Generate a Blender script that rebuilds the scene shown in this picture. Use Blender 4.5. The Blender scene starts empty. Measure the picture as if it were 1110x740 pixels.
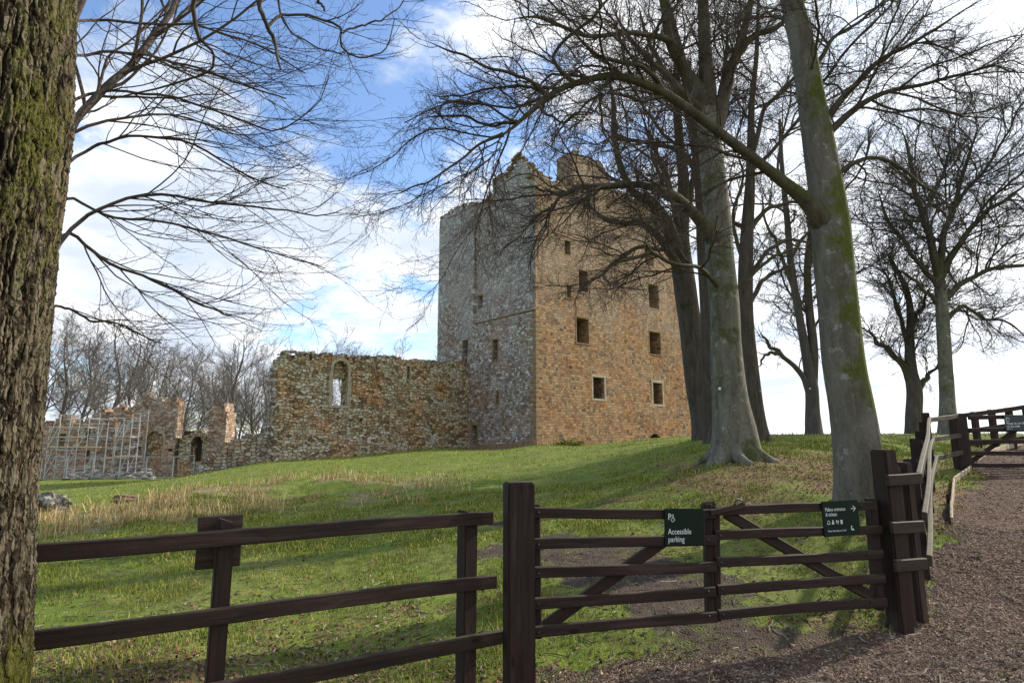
import bpy, bmesh, math, random
import numpy as np
from mathutils import Vector, Matrix

random.seed(7)
SC = bpy.context.scene
COL = SC.collection
R = math.radians

# ------------------------------------------------------------------ camera
EYE = 1.7
FPX = 640.0                      # focal length in photograph pixels (1110 wide)
PITCH = math.atan(105 / FPX)
cam_d = bpy.data.cameras.new('camera'); cam = bpy.data.objects.new('camera', cam_d); COL.objects.link(cam)
cam.location = (0, 0, EYE); cam.rotation_euler = (math.pi / 2 + PITCH, 0, 0)
cam_d.sensor_width = 36; cam_d.lens = FPX / 1110 * 36; cam_d.clip_start = 0.05; cam_d.clip_end = 6000
SC.camera = cam

# ------------------------------------------------------------------ sky and sun
SUN_AZ, SUN_EL = R(63), R(31)
world = bpy.data.worlds.new('World'); SC.world = world; world.use_nodes = True
def build_world():
    nt = world.node_tree; N = nt.nodes; L = nt.links
    N.clear()
    out = N.new('ShaderNodeOutputWorld'); bg = N.new('ShaderNodeBackground')
    bg.inputs['Strength'].default_value = 0.112
    sky = N.new('ShaderNodeTexSky'); sky.sky_type = 'NISHITA'; sky.sun_disc = False
    sky.sun_elevation = SUN_EL; sky.sun_rotation = SUN_AZ
    sky.air_density = 1.0; sky.dust_density = 0.6; sky.ozone_density = 2.0
    tc = N.new('ShaderNodeTexCoord')
    sep = N.new('ShaderNodeSeparateXYZ'); L.new(tc.outputs['Generated'], sep.inputs[0])
    def m(op, a, b=None, c=None):
        n = N.new('ShaderNodeMath'); n.operation = op
        for i, v in enumerate((a, b, c)):
            if v is None: continue
            if isinstance(v, (int, float)): n.inputs[i].default_value = v
            else: L.new(v, n.inputs[i])
        return n.outputs[0]
    zz = m('ADD', m('MAXIMUM', sep.outputs[2], 0.0), 0.22)
    cx = m('DIVIDE', sep.outputs[0], zz); cy = m('DIVIDE', sep.outputs[1], zz)
    comb = N.new('ShaderNodeCombineXYZ'); L.new(cx, comb.inputs[0]); L.new(cy, comb.inputs[1])
    mp = N.new('ShaderNodeMapping'); mp.inputs['Location'].default_value = (3.1, 1.7, 0.4); L.new(comb.outputs[0], mp.inputs[0])
    n1 = N.new('ShaderNodeTexNoise'); n1.inputs['Scale'].default_value = 0.9; n1.inputs['Detail'].default_value = 9
    n1.inputs['Roughness'].default_value = 0.55; n1.inputs['Distortion'].default_value = 0.35; L.new(mp.outputs[0], n1.inputs[0])
    n2 = N.new('ShaderNodeTexNoise'); n2.inputs['Scale'].default_value = 2.3; n2.inputs['Detail'].default_value = 6
    n2.inputs['Distortion'].default_value = 0.5; L.new(mp.outputs[0], n2.inputs[0])
    # cloud cover grows to the right and to the horizon
    n3 = N.new('ShaderNodeTexNoise'); n3.inputs['Scale'].default_value = 4.5; n3.inputs['Detail'].default_value = 8; n3.inputs['Roughness'].default_value = .62; n3.inputs['Distortion'].default_value = .6; L.new(mp.outputs[0], n3.inputs[0])
    cov = m('ADD', m('ADD', n1.outputs['Fac'], m('MULTIPLY', m('SUBTRACT', n3.outputs['Fac'], .5), .34)), m('MULTIPLY', sep.outputs[0], 0.14))
    cov = m('ADD', cov, m('MULTIPLY', m('SUBTRACT', 0.45, sep.outputs[2]), 0.10))
    mr = N.new('ShaderNodeMapRange'); mr.interpolation_type = 'SMOOTHSTEP'
    mr.inputs['From Min'].default_value = 0.385; mr.inputs['From Max'].default_value = 0.50
    L.new(cov, mr.inputs['Value'])
    shade = N.new('ShaderNodeMapRange'); shade.inputs['From Min'].default_value = 0.36; shade.inputs['From Max'].default_value = 0.62
    shade.inputs['To Min'].default_value = 1.0; shade.inputs['To Max'].default_value = 0.0
    L.new(m('ADD', n2.outputs['Fac'], m('MULTIPLY', m('SUBTRACT', n1.outputs['Fac'], 0.5), 0.5)), shade.inputs['Value'])
    cc = N.new('ShaderNodeMixRGB'); cc.inputs[1].default_value = (5.9, 6.6, 7.7, 1); cc.inputs[2].default_value = (9.6, 9.7, 9.9, 1)
    L.new(shade.outputs[0], cc.inputs[0])
    # brighter clouds around the sun
    dot = N.new('ShaderNodeVectorMath'); dot.operation = 'DOT_PRODUCT'; L.new(tc.outputs['Generated'], dot.inputs[0])
    dot.inputs[1].default_value = (math.sin(SUN_AZ) * math.cos(SUN_EL), math.cos(SUN_AZ) * math.cos(SUN_EL), math.sin(SUN_EL))
    gl = m('ADD', m('MULTIPLY', m('POWER', m('MAXIMUM', dot.outputs['Value'], 0.0), 4.0), 0.45), 0.94)
    cv = N.new('ShaderNodeVectorMath'); cv.operation = 'SCALE'; L.new(cc.outputs[0], cv.inputs[0]); L.new(gl, cv.inputs['Scale'])
    tint = N.new('ShaderNodeMixRGB'); tint.blend_type = 'MULTIPLY'; tint.inputs[0].default_value = 1
    tint.inputs[2].default_value = (1.7, 1.8, 1.95, 1); L.new(sky.outputs[0], tint.inputs[1])
    mix = N.new('ShaderNodeMixRGB'); L.new(mr.outputs[0], mix.inputs[0]); L.new(tint.outputs[0], mix.inputs[1]); L.new(cv.outputs[0], mix.inputs[2])
    L.new(mix.outputs[0], bg.inputs[0]); L.new(bg.outputs[0], out.inputs[0])
build_world()
sd = bpy.data.lights.new('sun', 'SUN'); so = bpy.data.objects.new('sun', sd); COL.objects.link(so)
sd.energy = 4.9; sd.angle = R(1.0); sd.color = (1.0, 0.93, 0.82)
sdir = Vector((math.sin(SUN_AZ) * math.cos(SUN_EL), math.cos(SUN_AZ) * math.cos(SUN_EL), math.sin(SUN_EL)))
so.rotation_euler = sdir.to_track_quat('Z', 'Y').to_euler(); so.location = (30, 20, 40)
SC.view_settings.view_transform = 'Standard'; SC.view_settings.look = 'None'
SC.view_settings.exposure = 0.34; SC.view_settings.gamma = 1.0
SC.cycles.max_bounces = 5; SC.cycles.diffuse_bounces = 3; SC.cycles.glossy_bounces = 2

# ------------------------------------------------------------------ pixel of the photograph -> point at depth Y
def ray(px, py):
    a = (px - 555) / FPX; b = (370 - py) / FPX
    return np.array([a, math.cos(PITCH) - b * math.sin(PITCH), math.sin(PITCH) + b * math.cos(PITCH)])
def U(px, py, Y):
    d = ray(px, py); t = Y / d[1]
    return np.array([d[0] * t, Y, EYE + d[2] * t])

# ------------------------------------------------------------------ numpy noise
_rs = np.random.RandomState(11)
_tab = _rs.rand(256, 256)
def vnoise(x, y, px=0):
    x = np.asarray(x, float); y = np.asarray(y, float)
    xi = np.floor(x).astype(int); yi = np.floor(y).astype(int); fx = x - xi; fy = y - yi
    fx = fx * fx * (3 - 2 * fx); fy = fy * fy * (3 - 2 * fy)
    if px: x0 = (xi % px) % 256; x1 = ((xi + 1) % px) % 256
    else: x0 = xi % 256; x1 = (xi + 1) % 256
    y0 = yi % 256; y1 = (yi + 1) % 256
    return ((_tab[x0, y0] * (1 - fx) + _tab[x1, y0] * fx) * (1 - fy) + (_tab[x0, y1] * (1 - fx) + _tab[x1, y1] * fx) * fy) * 2 - 1
def fbm(x, y, o=4, px=0):
    s = 0; a = 0.5; f = 1
    for k in range(o):
        s = s + a * vnoise(np.asarray(x) * f + 17.3 * k * (0 if px else 1), np.asarray(y) * f + 9.1 * k, px * f if px else 0)
        a *= 0.5; f *= 2
    return s

# ------------------------------------------------------------------ the lie of the land
CP = [(0,0,0),(-3,0,0),(4,0,.02),(-2.5,3.1,0),(-.34,4.36,-.03),(0.05,4.35,0),(1.7,4.8,.08),(3.4,5.25,.14),(5,4,.1),(4,2,.04),(8,3,.2),
 (4.2,6.2,.26),(6,8.6,.62),(8.0,11.4,.96),(9.3,12.2,1.08),(12.5,12.2,1.12),(12,8,.8),(14,17,1.40),(18,17,1.45),(7,7.6,.5),(10.4,11.4,1.0),
 (5.0,8.5,.84),(4.8,12.8,1.3),(6.6,16,1.62),(5.8,17,1.60),(6.6,20,1.66),(12.8,25,1.80),(17.7,26,1.88),(17.7,24,1.9),(9.5,16,1.68),(11,19,1.75),
 (24,40,1.75),(30,60,1.4),(40,100,0),(2,49,1.16),(-7.5,60,.7),(19.9,64.4,1.85),(10,90,.5),
 (.85,5.8,.16),(1.1,7.5,.3),(1.5,10,.45),(2.25,15,.65),(3.3,22,.84),(6,40,1.12),(2.8,8,.5),(3.6,10,.85),(-.5,14,.35),(-1.2,30,.5),(-2,44,.75),
 (-2,8,0),(-3.9,16,.05),(-5.8,24,.15),(-8.5,35,.2),(-11.8,49,.3),(-3.8,6,-.05),(-7.6,12,-.12),(-12.7,20,-.34),(-19,30,-.85),(-28.5,45,-1.55),(-38,60,-2.1),(-25,60,-2.0),
 (-21.3,41.3,-.69),(-17.7,44.4,-.03),(-4.1,56,.65),(-60,85,-3.2),(-10,80,-1.0),
 (-150,150,-5),(0,200,-5),(150,150,-5),(0,-30,0),(-40,0,-.6),(40,0,1.0),(60,30,1.2),(-30,-30,-.4),(30,-30,.3),(0,900,-9),(-900,300,-9),(900,300,-9),(0,-900,-5),(-900,-300,-5),(900,-300,-5)]
CP = np.array(CP, float)
def _wp(x, y): return np.arcsinh(np.asarray(x, float) / 6.0), np.arcsinh((np.asarray(y, float) - 4) / 6.0)
def _k(r2): return 0.5 * r2 * np.log(r2 + 1e-12)
_cu, _cv = _wp(CP[:, 0], CP[:, 1]); _n = len(CP)
_A = np.zeros((_n + 3, _n + 3)); _A[:_n, :_n] = _k((_cu[:, None] - _cu) ** 2 + (_cv[:, None] - _cv) ** 2) + np.eye(_n) * 0.001
_A[:_n, _n] = 1; _A[:_n, _n + 1] = _cu; _A[:_n, _n + 2] = _cv; _A[_n:, :_n] = _A[:_n, _n:].T
_w = np.linalg.solve(_A, np.concatenate([CP[:, 2], [0, 0, 0]]))
def gz(x, y, fine=True):
    x = np.asarray(x, float); y = np.asarray(y, float); sh = x.shape; x = x.ravel(); y = y.ravel()
    out = np.empty(len(x))
    for i in range(0, len(x), 20000):
        u, v = _wp(x[i:i+20000], y[i:i+20000])
        out[i:i+20000] = _k((u[:, None] - _cu) ** 2 + (v[:, None] - _cv) ** 2) @ _w[:_n] + _w[_n] + _w[_n+1] * u + _w[_n+2] * v
    if fine:
        m = masks(x, y)[0]
        out += fbm(x * .35, y * .35, 3) * .10 * (1 - m * .7) + fbm(x * 1.7 + 5, y * 1.7, 3) * .045 * (1 - m * .6) + fbm(x * 6 + 5, y * 6, 2) * .012
        # tussocky bank on the left
        bk = np.exp(-(((x + 7.0) / 4.5) ** 2 + ((y - 19) / 4.5) ** 2)); out += bk * (.30 + .45 * fbm(x * .7, y * .7 + 3, 3))
    return out.reshape(sh)
def G(x, y): return float(gz(np.array([x]), np.array([y]))[0])
def segd(x, y, a, b):
    ax, ay, bx, by = a[0], a[1], b[0], b[1]; dx, dy = bx - ax, by - ay
    t = np.clip(((x - ax) * dx + (y - ay) * dy) / (dx * dx + dy * dy), 0, 1)
    return np.hypot(x - ax - t * dx, y - ay - t * dy)
PATHS = [((1.8,-5),(2.6,1),1.9),((2.6,1),(3.9,4),1.7),((3.9,4),(7,7.4),1.35),((7,7.4),(10.5,11.3),1.45),((10.5,11.3),(13.2,14.6),1.5),((13.2,14.6),(18.5,19),1.5),
         ((18.5,19),(40,30),1.5),((1.3,3.9),(3.6,4.3),.95),((1.8,4.6),(1.5,6.2),.62),((1.5,6.2),(.6,8.4),.62),((.6,8.4),(-.5,8.2),.3),((.6,8.4),(-.1,10.4),.2)]
def sstep(a, b, v):
    t = np.clip((v - a) / (b - a), 0, 1); return t * t * (3 - 2 * t)
def masks(x, y):
    n = fbm(x * 1.3, y * 1.3, 4) * .55 + fbm(x * 5, y * 5 + 3, 2) * .2
    dirt = np.zeros_like(x)
    for a, b, hw in PATHS:
        dirt = np.maximum(dirt, 1 - sstep(hw - .28, hw + .28, segd(x, y, a, b) + n * 1.0))
    u = x / (np.abs(y) + .5)
    dry = np.exp(-(((x + 6.8) / 4.6) ** 2 + ((y - 18) / 5) ** 2)) + .9 * np.exp(-(((x + 11) / 3.5) ** 2 + ((y - 14.5) / 3.2) ** 2))
    dry = np.clip(dry * 1.0 + fbm(x * .8, y * .8 + 7, 4) * 1.6 * (.15 + dry) - .2, 0, 1)
    lit = np.exp(-(((x - 5.5) / 4.2) ** 2 + ((y - 10.5) / 4.0) ** 2)) * 1.0 + np.exp(-(((x + 2.4) / 1.9) ** 2 + ((y - 4.6) / 1.5) ** 2)) * .9
    lit = np.clip(lit + fbm(x * 1.1 + 3, y * 1.1, 4) * .9 - .12, 0, 1)
    return dirt, dry, lit

# ------------------------------------------------------------------ helpers
MAT = {}
def link(name, me, mat=None, parent=None):
    o = bpy.data.objects.new(name, me); COL.objects.link(o)
    if mat: me.materials.append(mat)
    if parent: o.parent = parent
    return o
def empty(name, loc, label, cat, group=None):
    o = bpy.data.objects.new(name, None); COL.objects.link(o); o.location = loc; o.empty_display_size = .3
    return tag(o, label, cat, group)
def tag(o, label=None, cat=None, group=None, kind=None):
    if label: o['label'] = label
    if cat: o['category'] = cat
    if group: o['group'] = group
    if kind: o['kind'] = kind
    return o
def npmesh(name, V, Fc, smooth=False, off=None):
    """V (n,3); Fc (m,k) faces of k corners"""
    V = np.asarray(V, np.float32); Fc = np.asarray(Fc, np.int32)
    if off is not None: V = V - np.asarray(off, np.float32)
    me = bpy.data.meshes.new(name); me.vertices.add(len(V)); me.vertices.foreach_set('co', V.ravel())
    k = Fc.shape[1]; me.loops.add(Fc.size); me.loops.foreach_set('vertex_index', Fc.ravel())
    me.polygons.add(len(Fc)); me.polygons.foreach_set('loop_start', np.arange(0, Fc.size, k, dtype=np.int32))
    me.polygons.foreach_set('loop_total', np.full(len(Fc), k, np.int32))
    me.polygons.foreach_set('use_smooth', np.full(len(Fc), smooth))
    me.update(calc_edges=True); return me
def colattr(me, name, C):
    C = np.asarray(C, np.float32); C = np.concatenate([C, np.ones((len(C), 1), np.float32)], 1) if C.shape[1] == 3 else C
    a = me.color_attributes.new(name, 'FLOAT_COLOR', 'POINT'); a.data.foreach_set('color', C.ravel())

class NT:
    def __init__(s, name, rough=.9, spec=.2):
        s.M_ = bpy.data.materials.new(name); s.M_.use_nodes = True; s.t = s.M_.node_tree; s.N = s.t.nodes; s.L = s.t.links
        s.b = s.N['Principled BSDF']; s.b.inputs['Roughness'].default_value = rough; s.b.inputs['Specular IOR Level'].default_value = spec
    def put(s, sock, v):
        if v is None: return
        if isinstance(v, (int, float)): sock.default_value = v
        elif isinstance(v, tuple): sock.default_value = v if len(v) == len(sock.default_value) else v + (1,)
        else: s.L.new(v, sock)
    def co(s, which='Object'): return s.N.new('ShaderNodeTexCoord').outputs[which]
    def map(s, v, scale=(1,1,1), loc=(0,0,0)):
        n = s.N.new('ShaderNodeMapping'); n.inputs['Scale'].default_value = scale; n.inputs['Location'].default_value = loc; s.L.new(v, n.inputs[0]); return n.outputs[0]
    def noise(s, v, sc, det=4, rough=.55, dist=0, out='Fac'):
        n = s.N.new('ShaderNodeTexNoise'); n.inputs['Scale'].default_value = sc; n.inputs['Detail'].default_value = det
        n.inputs['Roughness'].default_value = rough; n.inputs['Distortion'].default_value = dist; s.L.new(v, n.inputs[0]); return n.outputs[out]
    def vor(s, v, sc, feat='F1', out='Distance', rnd=1):
        n = s.N.new('ShaderNodeTexVoronoi'); n.feature = feat; n.inputs['Scale'].default_value = sc; n.inputs['Randomness'].default_value = rnd; s.L.new(v, n.inputs[0]); return n.outputs[out]
    def mix(s, f, a, b, mode='MIX'):
        n = s.N.new('ShaderNodeMixRGB'); n.blend_type = mode; s.put(n.inputs[0], f); s.put(n.inputs[1], a); s.put(n.inputs[2], b); return n.outputs[0]
    def m(s, op, a, b=None, c=None):
        n = s.N.new('ShaderNodeMath'); n.operation = op
        for i, v in enumerate((a, b, c)): s.put(n.inputs[i], v)
        return n.outputs[0]
    def step(s, v, a, b, lo=0., hi=1.):
        n = s.N.new('ShaderNodeMapRange'); n.interpolation_type = 'SMOOTHSTEP'; s.L.new(v, n.inputs['Value'])
        n.inputs['From Min'].default_value = a; n.inputs['From Max'].default_value = b; n.inputs['To Min'].default_value = lo; n.inputs['To Max'].default_value = hi; return n.outputs[0]
    def ramp(s, v, stops, const=False):
        n = s.N.new('ShaderNodeValToRGB'); e = n.color_ramp.elements
        if const: n.color_ramp.interpolation = 'CONSTANT'
        while len(e) < len(stops): e.new(0.5)
        for i, (p, c) in enumerate(stops): e[i].position = p; e[i].color = c + (1,)
        s.L.new(v, n.inputs[0]); return n.outputs[0]
    def sep(s, v):
        n = s.N.new('ShaderNodeSeparateXYZ'); s.L.new(v, n.inputs[0]); return n.outputs
    def vadd(s, a, b, sc=1):
        n = s.N.new('ShaderNodeVectorMath'); n.operation = 'MULTIPLY_ADD'; s.L.new(b, n.inputs[0]); n.inputs[1].default_value = (sc, sc, sc); s.L.new(a, n.inputs[2]); return n.outputs[0]
    def bump(s, h, strength=.5, dist=.05, prev=None):
        n = s.N.new('ShaderNodeBump'); n.inputs['Strength'].default_value = strength; n.inputs['Distance'].default_value = dist; s.L.new(h, n.inputs['Height'])
        if prev: s.L.new(prev, n.inputs['Normal'])
        return n.outputs[0]
    def attr(s, name):
        n = s.N.new('ShaderNodeAttribute'); n.attribute_name = name; return n.outputs['Color']
    def geo(s, out): return s.N.new('ShaderNodeNewGeometry').outputs[out]
    def rnd(s): return s.N.new('ShaderNodeObjectInfo').outputs['Random']
    def done(s, col, nrm=None, rough=None):
        s.put(s.b.inputs['Base Color'], col)
        if nrm: s.L.new(nrm, s.b.inputs['Normal'])
        if rough is not None: s.put(s.b.inputs['Roughness'], rough)
        return s.M_

# ------------------------------------------------------------------ materials
def mat_ground():
    s = NT('ground_surface', .95, .1); P = s.co('Object')
    at = s.sep(s.attr('mask')); dirt, dry, lit = at[0], at[1], at[2]
    nb = s.noise(P, .45, 5, .6); nm = s.noise(P, 3.2, 5, .65); nf = s.noise(P, 28, 4, .7); vf = s.noise(P, 90, 2, .6)
    g = s.ramp(nm, [(.3, (.075,.085,.018)), (.45, (.125,.18,.024)), (.6, (.19,.24,.038)), (.75, (.27,.26,.09))])
    g = s.mix(s.step(nb, .42, .62), g, s.mix(.55, g, (.21,.21,.06)))
    g = s.mix(s.step(nf, .52, .68, 0, .6), g, (.20,.19,.085))
    g = s.mix(s.step(vf, .55, .7, 0, .5), g, (.025,.03,.01))
    g = s.mix(s.step(s.noise(P, 1.1, 6, .7), .54, .66, 0, .6), g, (.13,.10,.045)); g = s.mix(s.step(s.noise(P, 6, 5, .7), .58, .68, 0, .6), g, (.06,.05,.025))
    st = s.ramp(nf, [(.3, (.12,.085,.04)), (.5, (.30,.235,.13)), (.7, (.42,.35,.22))])
    g = s.mix(s.step(s.m('ADD', dry, s.m('MULTIPLY', s.m('SUBTRACT', nm, .5), .8)), .3, .75, 0, .8), g, st)
    lf = s.ramp(s.vor(P, 26, out='Color'), [(.0, (.05,.028,.016)), (.35, (.14,.075,.035)), (.7, (.24,.15,.085)), (1., (.32,.24,.16))])
    lm = s.m('ADD', lit, s.m('MULTIPLY', s.m('SUBTRACT', nf, .5), 1.6))
    g = s.mix(s.step(lm, .42, .7, 0, .85), g, lf)
    # dirt and bark-chip path
    grv = s.ramp(s.vor(P, 60, out='Color'), [(.0, (.045,.028,.020)), (.45, (.12,.072,.048)), (.8, (.21,.140,.098)), (1., (.38,.285,.215))])
    mud = s.ramp(s.noise(P, 9, 6, .7), [(.3, (.05,.034,.025)), (.6, (.115,.088,.068)), (.8, (.18,.145,.115))])
    xy = s.sep(P); near = s.step(s.m('SUBTRACT', xy[0], s.m('MULTIPLY', xy[1], .5)), -.9, .5)
    d = s.mix(s.m('MULTIPLY', s.step(s.noise(P, .8, 4), .38, .62, .4, .95), near), mud, grv)
    d = s.mix(s.m('MULTIPLY', s.step(s.noise(P, 2.6, 6, .7), .50, .62, 0, .8), s.m('SUBTRACT', 1., near)), d, (.115,.125,.04))
    f = s.step(s.m('ADD', dirt, s.m('MULTIPLY', s.m('SUBTRACT', s.noise(P, 12, 4), .5), .9)), .35, .65)
    moss = s.step(s.noise(P, 1.7, 5), .56, .68, 0, .55)
    d = s.mix(s.m('MULTIPLY', moss, s.step(dirt, 1.0, .75)), d, (.10,.115,.03))
    c = s.mix(f, g, d)
    h = s.m('ADD', s.m('MULTIPLY', nf, .8), s.m('MULTIPLY', vf, .5))
    h2 = s.m('ADD', s.m('MULTIPLY', s.vor(P, 60), 1.0), s.m('MULTIPLY', nf, .6))
    n = s.N.new('ShaderNodeMix'); s.L.new(f, n.inputs[0]); s.L.new(h, n.inputs[2]); s.L.new(h2, n.inputs[3])
    return s.done(c, s.bump(n.outputs[0], .8, .03))
MAT['ground'] = mat_ground()

def mat_stone(name, pal, mortar, bw=.5, rh=.26, warm=None, lichen=(.42,.41,.36), lich_amt=.3, warp=.16, stain=None, grey=None, rubble=.5):
    """random rubble: UV in metres, warped courses broken up by cells"""
    s = NT(name, .95, .08); uv = s.co('UV'); P = s.co('Object')
    w1 = s.noise(uv, .9, 3, out='Color'); w2 = s.noise(uv, 3.5, 3, out='Color')
    n = s.N.new('ShaderNodeVectorMath'); n.operation = 'SUBTRACT'; s.L.new(w1, n.inputs[0]); n.inputs[1].default_value = (.5,.5,.5)
    n2 = s.N.new('ShaderNodeVectorMath'); n2.operation = 'SUBTRACT'; s.L.new(w2, n2.inputs[0]); n2.inputs[1].default_value = (.5,.5,.5)
    q = s.vadd(s.vadd(uv, n.outputs[0], warp * 3), n2.outputs[0], warp)
    br = s.N.new('ShaderNodeTexBrick'); s.L.new(q, br.inputs[0]); br.inputs['Scale'].default_value = 1
    br.inputs['Brick Width'].default_value = bw; br.inputs['Row Height'].default_value = rh; br.inputs['Mortar Size'].default_value = .022
    br.inputs['Mortar Smooth'].default_value = .6; br.offset = .43; br.squash = .7; br.squash_frequency = 3
    br.inputs['Color1'].default_value = (0,0,0,1); br.inputs['Color2'].default_value = (1,1,1,1); br.inputs['Mortar'].default_value = (.5,.5,.5,1)
    vq = s.map(q, (1 / (bw * .85), 1 / (rh * .95), 1))
    cell = []
    for ft in ('F1', 'F2'):
        vn = s.N.new('ShaderNodeTexVoronoi'); vn.voronoi_dimensions = '2D'; vn.feature = ft; vn.distance = 'MINKOWSKI'; vn.inputs['Exponent'].default_value = 3.2
        vn.inputs['Scale'].default_value = 1; vn.inputs['Randomness'].default_value = .93; s.L.new(vq, vn.inputs[0]); cell.append(vn)
    vc = cell[0].outputs['Color']; ve = s.m('SUBTRACT', cell[1].outputs['Distance'], cell[0].outputs['Distance'])
    rub = s.step(s.noise(s.map(uv, (1,1,1), (5.3,2.1,0)), .8, 4, .7), .5 - (rubble - .5) - .02, .5 - (rubble - .5) + .02)
    tone = s.mix(rub, br.outputs['Color'], s.m('MULTIPLY', s.sep(vc)[0], 1.0))
    mort = s.mix(rub, br.outputs['Fac'], s.step(ve, .16, .04))
    c = s.ramp(tone, pal)
    c = s.mix(s.step(s.noise(uv, 14, 5, .7), .35, .7, 0, .5), c, s.mix(1., c, (.55,.52,.5), 'MULTIPLY'))
    if warm: c = s.mix(s.step(s.noise(uv, .28, 5, .6), .45, .62, 0, .75), c, s.mix(1., c, warm, 'MULTIPLY'))
    if grey:
        z = s.sep(uv)[1]
        gm = s.m('ADD', s.m('MULTIPLY', s.m('DIVIDE', z, 22.), grey[1]), s.m('SUBTRACT', s.noise(uv, .35, 5, .65), .5))
        c = s.mix(s.step(gm, grey[2], grey[3], 0, .85), c, s.mix(.5, grey[0], s.mix(1., c, (1.0,1.0,1.02), 'MULTIPLY')))
    if stain: c = s.mix(s.step(s.noise(s.map(uv, (1,.6,1), (3,9,0)), .42, 5, .65), .60, .68, 0, .8), c, s.mix(.6, c, stain))
    c = s.mix(s.step(s.noise(uv, 5.5, 5, .7), .58, .68, 0, lich_amt), c, lichen)
    c = s.mix(s.step(s.noise(s.map(uv, (1.6,.35,1), (7,2,0)), .9, 6, .7), .53, .66, 0, .42), c, s.mix(1., c, (.50,.48,.47), 'MULTIPLY'))
    c = s.mix(s.m('MULTIPLY', mort, .75), c, mortar)
    h = s.m('SUBTRACT', s.m('ADD', s.m('MULTIPLY', tone, .45), s.m('MULTIPLY', s.noise(uv, 9, 5, .7), .5)), s.m('MULTIPLY', mort, .9))
    return s.done(c, s.bump(h, 1.0, .10))
MAT['tower'] = mat_stone('sandstone_rubble', [(0, (.20,.125,.075)), (.3, (.32,.20,.11)), (.55, (.39,.245,.13)), (.8, (.47,.32,.18)), (.93, (.33,.25,.18)), (.985, (.10,.08,.075))],
                         (.30,.22,.14), .44, .25, warm=(1.02,.78,.60), lich_amt=.32, grey=((.34,.295,.235), .8, .36, .62), stain=(.42,.17,.04), rubble=.44, warp=.085)
MAT['tower_side'] = mat_stone('grey_lichened_rubble', [(0, (.20,.15,.12)), (.35, (.36,.29,.23)), (.6, (.44,.38,.32)), (.8, (.54,.50,.44)), (.97, (.70,.69,.66))],
                         (.17,.14,.12), .40, .23, warm=(1.05,.82,.7), lichen=(.58,.57,.54), lich_amt=.3, grey=((.52,.52,.51), .7, .30, .6), rubble=.48, warp=.10)
MAT['wall'] = mat_stone('golden_rubble', [(0, (.18,.13,.085)), (.25, (.36,.28,.17)), (.5, (.49,.41,.26)), (.75, (.58,.51,.36)), (.95, (.68,.63,.53))],
                         (.06,.045,.03), .42, .24, warm=(1.1,.70,.45), lichen=(.50,.49,.42), lich_amt=.15, stain=(.40,.17,.05), rubble=.56, warp=.11)
MAT['ruin'] = mat_stone('pale_ruin_rubble', [(0, (.20,.14,.11)), (.4, (.40,.29,.20)), (.7, (.50,.39,.29)), (1, (.60,.53,.46))],
                         (.20,.16,.13), .5, .26, warm=(1.1,.78,.6), lichen=(.55,.53,.5), lich_amt=.35, grey=((.40,.37,.35), 1.6, .34, .58), rubble=.5)
def mat_plain_stone(name, a, b):
    s = NT(name, .9, .1); P = s.co('Object'); n = s.noise(P, 3, 6, .7)
    return s.done(s.ramp(n, [(.3, a), (.7, b)]), s.bump(s.noise(P, 14, 5, .7), .6, .03))
MAT['dressed'] = mat_plain_stone('dressed_stone', (.26,.21,.14), (.46,.41,.31))
MAT['dressed_tan'] = mat_plain_stone('worn_dressed_stone', (.18,.12,.07), (.33,.23,.14))
def mat_rock():
    s = NT('lichened_rock', .95, .1); P = s.co('Object'); c = s.ramp(s.noise(P, 7, 6, .75), [(.35, (.07,.06,.05)), (.5, (.20,.18,.15)), (.56, (.50,.50,.48))])
    return s.done(s.mix(s.step(s.noise(P, 2.5, 5, .7), .55, .62, 0, .8), c, (.08,.09,.03)), s.bump(s.noise(P, 9, 6, .75), 1., .12))
MAT['rock'] = mat_rock()
MAT['earth'] = mat_plain_stone('rotten_brown_wood', (.10,.062,.036), (.26,.185,.115))
MAT['wall_grey'] = mat_stone('grey_tan_rubble', [(0, (.17,.13,.10)), (.3, (.31,.26,.19)), (.6, (.41,.37,.29)), (.9, (.53,.50,.43))], (.07,.055,.04), .46, .26, warm=(1.05,.85,.7), lichen=(.55,.54,.50), lich_amt=.3, rubble=.7, warp=.1)
MAT['pale_stone'] = mat_plain_stone('pale_rubble', (.20,.17,.14), (.50,.46,.42))
MAT['dark_inside'] = mat_plain_stone('interior_shade_stone', (.05,.04,.035), (.08,.065,.05))  # near-black colour stands in for the shade inside the openings

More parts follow.
